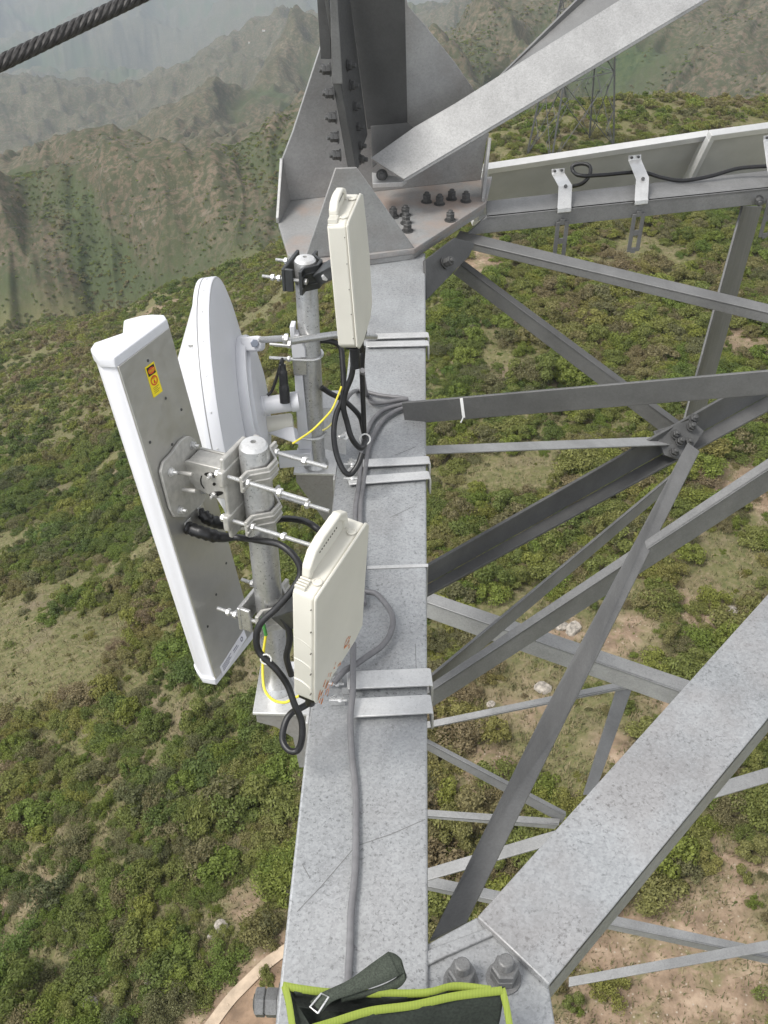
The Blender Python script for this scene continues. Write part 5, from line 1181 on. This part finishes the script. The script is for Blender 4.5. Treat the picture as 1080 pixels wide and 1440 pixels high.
# ------------------------------------------------------------------ farther lattice tower on the ridge
def lattice_tower():
    g0 = hit(758, 222); g1 = hit(845, 204); c = (g0+g1)/2; c.z = float(height(np.array([c.x]), np.array([c.y]))[0])
    wid = (V((g1.x, g1.y, 0))-V((g0.x, g0.y, 0))); half = wid.length*.5; ax = wid.normalized(); ay = V((-ax.y, ax.x, 0))
    t = thing('lattice_tower', 'distant slender lattice tower standing on the ridge beyond the solar panels', 'tower', c)
    Ht = 60.; top = .25
    def leg(sx, sy, z): k = half*(1-(1-top)*min(1, z/34)); return c+ax*k*sx+ay*k*sy*.4+V((0, 0, z))
    def bar(mb, p, q, r): mb.tube([p, q], r, 4)
    for sx, sy in ((-1, -1), (1, -1), (1, 1), (-1, 1)):
        mb = MB(); bar(mb, leg(sx, sy, -.6), leg(sx, sy, 34), .15); bar(mb, leg(sx, sy, 34), leg(sx, sy, Ht), .13)
        m2 = MB()                                  # secondary bracing close to each leg
        zs = np.linspace(0, 34, 15)
        for i in range(14):
            a_, b_ = leg(sx, sy, zs[i]), leg(sx, sy, zs[i+1]); ina = ax*-sx*(1.5 if i % 2 else .1); inb = ax*-sx*(.1 if i % 2 else 1.5)
            bar(m2, a_+ina, b_+inb, .05); bar(m2, a_+ay*-sy*(1.4 if i % 2 else .1), b_+ay*-sy*(.1 if i % 2 else 1.4), .05)
        l = part('leg', mb, M['fartower'], t, smooth=False); part('lacing', m2, M['fartower'], l, smooth=False)
    zs = [0, 10, 18, 25, 31, 36, 40, 44, 48, 52, 56, 60]
    prs = [((-1, -1), (1, -1)), ((1, -1), (1, 1)), ((1, 1), (-1, 1)), ((-1, 1), (-1, -1))]
    for za, zb_ in zip(zs, zs[1:]):
        for p, q in prs:
            mb = MB(); bar(mb, leg(*p, za), leg(*q, zb_), .065); bar(mb, leg(*q, za), leg(*p, zb_), .065); bar(mb, leg(*p, zb_), leg(*q, zb_), .075); part('cross_brace', mb, M['fartower'], t, smooth=False)
lattice_tower()
for k, (a, b, d0, d1) in enumerate([((-40, 300), (470, 150), 300, 520), ((-40, 322), (470, 168), 300, 520), ((-40, 205), (480, 20), 420, 700)]):
    A_, B_ = at(*a, d0), at(*b, d1); mb = MB(); mb.tube([A_+(B_-A_)*t+V((0, 0, -14*4*t*(1-t)+14*0)) for t in np.linspace(-.3, 1.3, 24)], .05, 4)
    single('power_line', mb, M['wire'], ('lower thin power line over the brown ridge on the left', 'lowest thin power line over the brown ridge on the left', 'highest thin power line over the hazy hills on the left')[k], 'power line', 'power lines across the valley')
hm = plain('whitewashed wall', (.62, .60, .57), .8); hr = plain('tiled roof', (.20, .125, .09), .9)
for k, (px, py, w, lab) in enumerate([(351, 62, 4, 'left one of two far white houses high on the hazy hillside'), (371, 44, 5, 'right one of two far white houses, higher on the hazy hillside')]):
    p = hit(px, py); t = thing('house', lab, 'house', p, 'far white houses'); mb = MB(); mb.box(p+V((0, 0, .8)), ((1, 0, 0), (0, 1, 0), (0, 0, 1)), (w/2, 2, 1.6)); part('wall', mb, hm, t)
    mb = MB(); mb.prism([p+V((-w/2-.3, -2.3, 2.4)), p+V((-w/2-.3, 2.3, 2.4)), p+V((-w/2-.3, 0, 3.2))], V((w+.6, 0, 0))); part('roof', mb, hr, t)
# ------------------------------------------------------------------ haze, sky, sun, camera
m = bpy.data.materials.new('valley haze'); m.use_nodes = True; nt = m.node_tree; nt.nodes.clear()
ov = nt.nodes.new('ShaderNodeOutputMaterial'); pv = nt.nodes.new('ShaderNodeVolumePrincipled'); pv.inputs['Color'].default_value = (.80, .89, 1., 1); pv.inputs['Density'].default_value = .00013; pv.inputs['Anisotropy'].default_value = .2
nt.links.new(pv.outputs[0], ov.inputs['Volume'])
mb = MB(); mb.box((0, 0, -885), ((1, 0, 0), (0, 1, 0), (0, 0, 1)), (15000, 15000, 900)); hz_ = bpy.data.objects.new('haze', mb.mesh('haze', m, smooth=False)); C.objects.link(hz_); hz_['kind'] = 'stuff'

SUN_EL, SUN_AZ = 58., -120.     # sun high, behind the left shoulder
w = bpy.data.worlds.new('World'); bpy.context.scene.world = w; w.use_nodes = True; nt = w.node_tree; bg = nt.nodes['Background']
sky = nt.nodes.new('ShaderNodeTexSky'); sky.sky_type = 'NISHITA'; sky.sun_disc = False; sky.sun_elevation = math.radians(SUN_EL); sky.sun_rotation = math.radians(SUN_AZ); sky.air_density = 1.; sky.dust_density = 3.; sky.altitude = 800
hs = nt.nodes.new('ShaderNodeHueSaturation'); hs.inputs['Saturation'].default_value = .14; nt.links.new(sky.outputs[0], hs.inputs['Color'])
nt.links.new(hs.outputs[0], bg.inputs['Color']); bg.inputs['Strength'].default_value = .15
sl_ = bpy.data.lights.new('sun', 'SUN'); sl_.energy = 1.45; sl_.angle = math.radians(17); sl_.color = (1, .965, .91)
so = bpy.data.objects.new('sun', sl_); C.objects.link(so)
az_, el_ = math.radians(SUN_AZ), math.radians(SUN_EL); sdir = V((math.sin(az_)*math.cos(el_), math.cos(az_)*math.cos(el_), math.sin(el_)))
so.rotation_euler = (-sdir).to_track_quat('-Z', 'Y').to_euler()

cd = bpy.data.cameras.new('camera'); cd.sensor_fit = 'VERTICAL'; cd.sensor_height = 36; cd.lens = 36*F/1440; cd.clip_start = .05; cd.clip_end = 40000
co = bpy.data.objects.new('camera', cd); C.objects.link(co)
ri = V((RX[0].x, RX[1].x, RX[2].x)); dn_ = V((RX[0].y, RX[1].y, RX[2].y)); fo = V((RX[0].z, RX[1].z, RX[2].z))
mw = Matrix((ri, -dn_, -fo)).transposed().to_4x4(); co.matrix_world = mw
bpy.context.scene.camera = co
vs_ = bpy.context.scene.view_settings; vs_.view_transform = 'Standard'; vs_.look = 'None'; vs_.exposure = .94; vs_.gamma = 1
bpy.context.scene.cycles.max_bounces = 6; bpy.context.scene.cycles.volume_bounces = 1
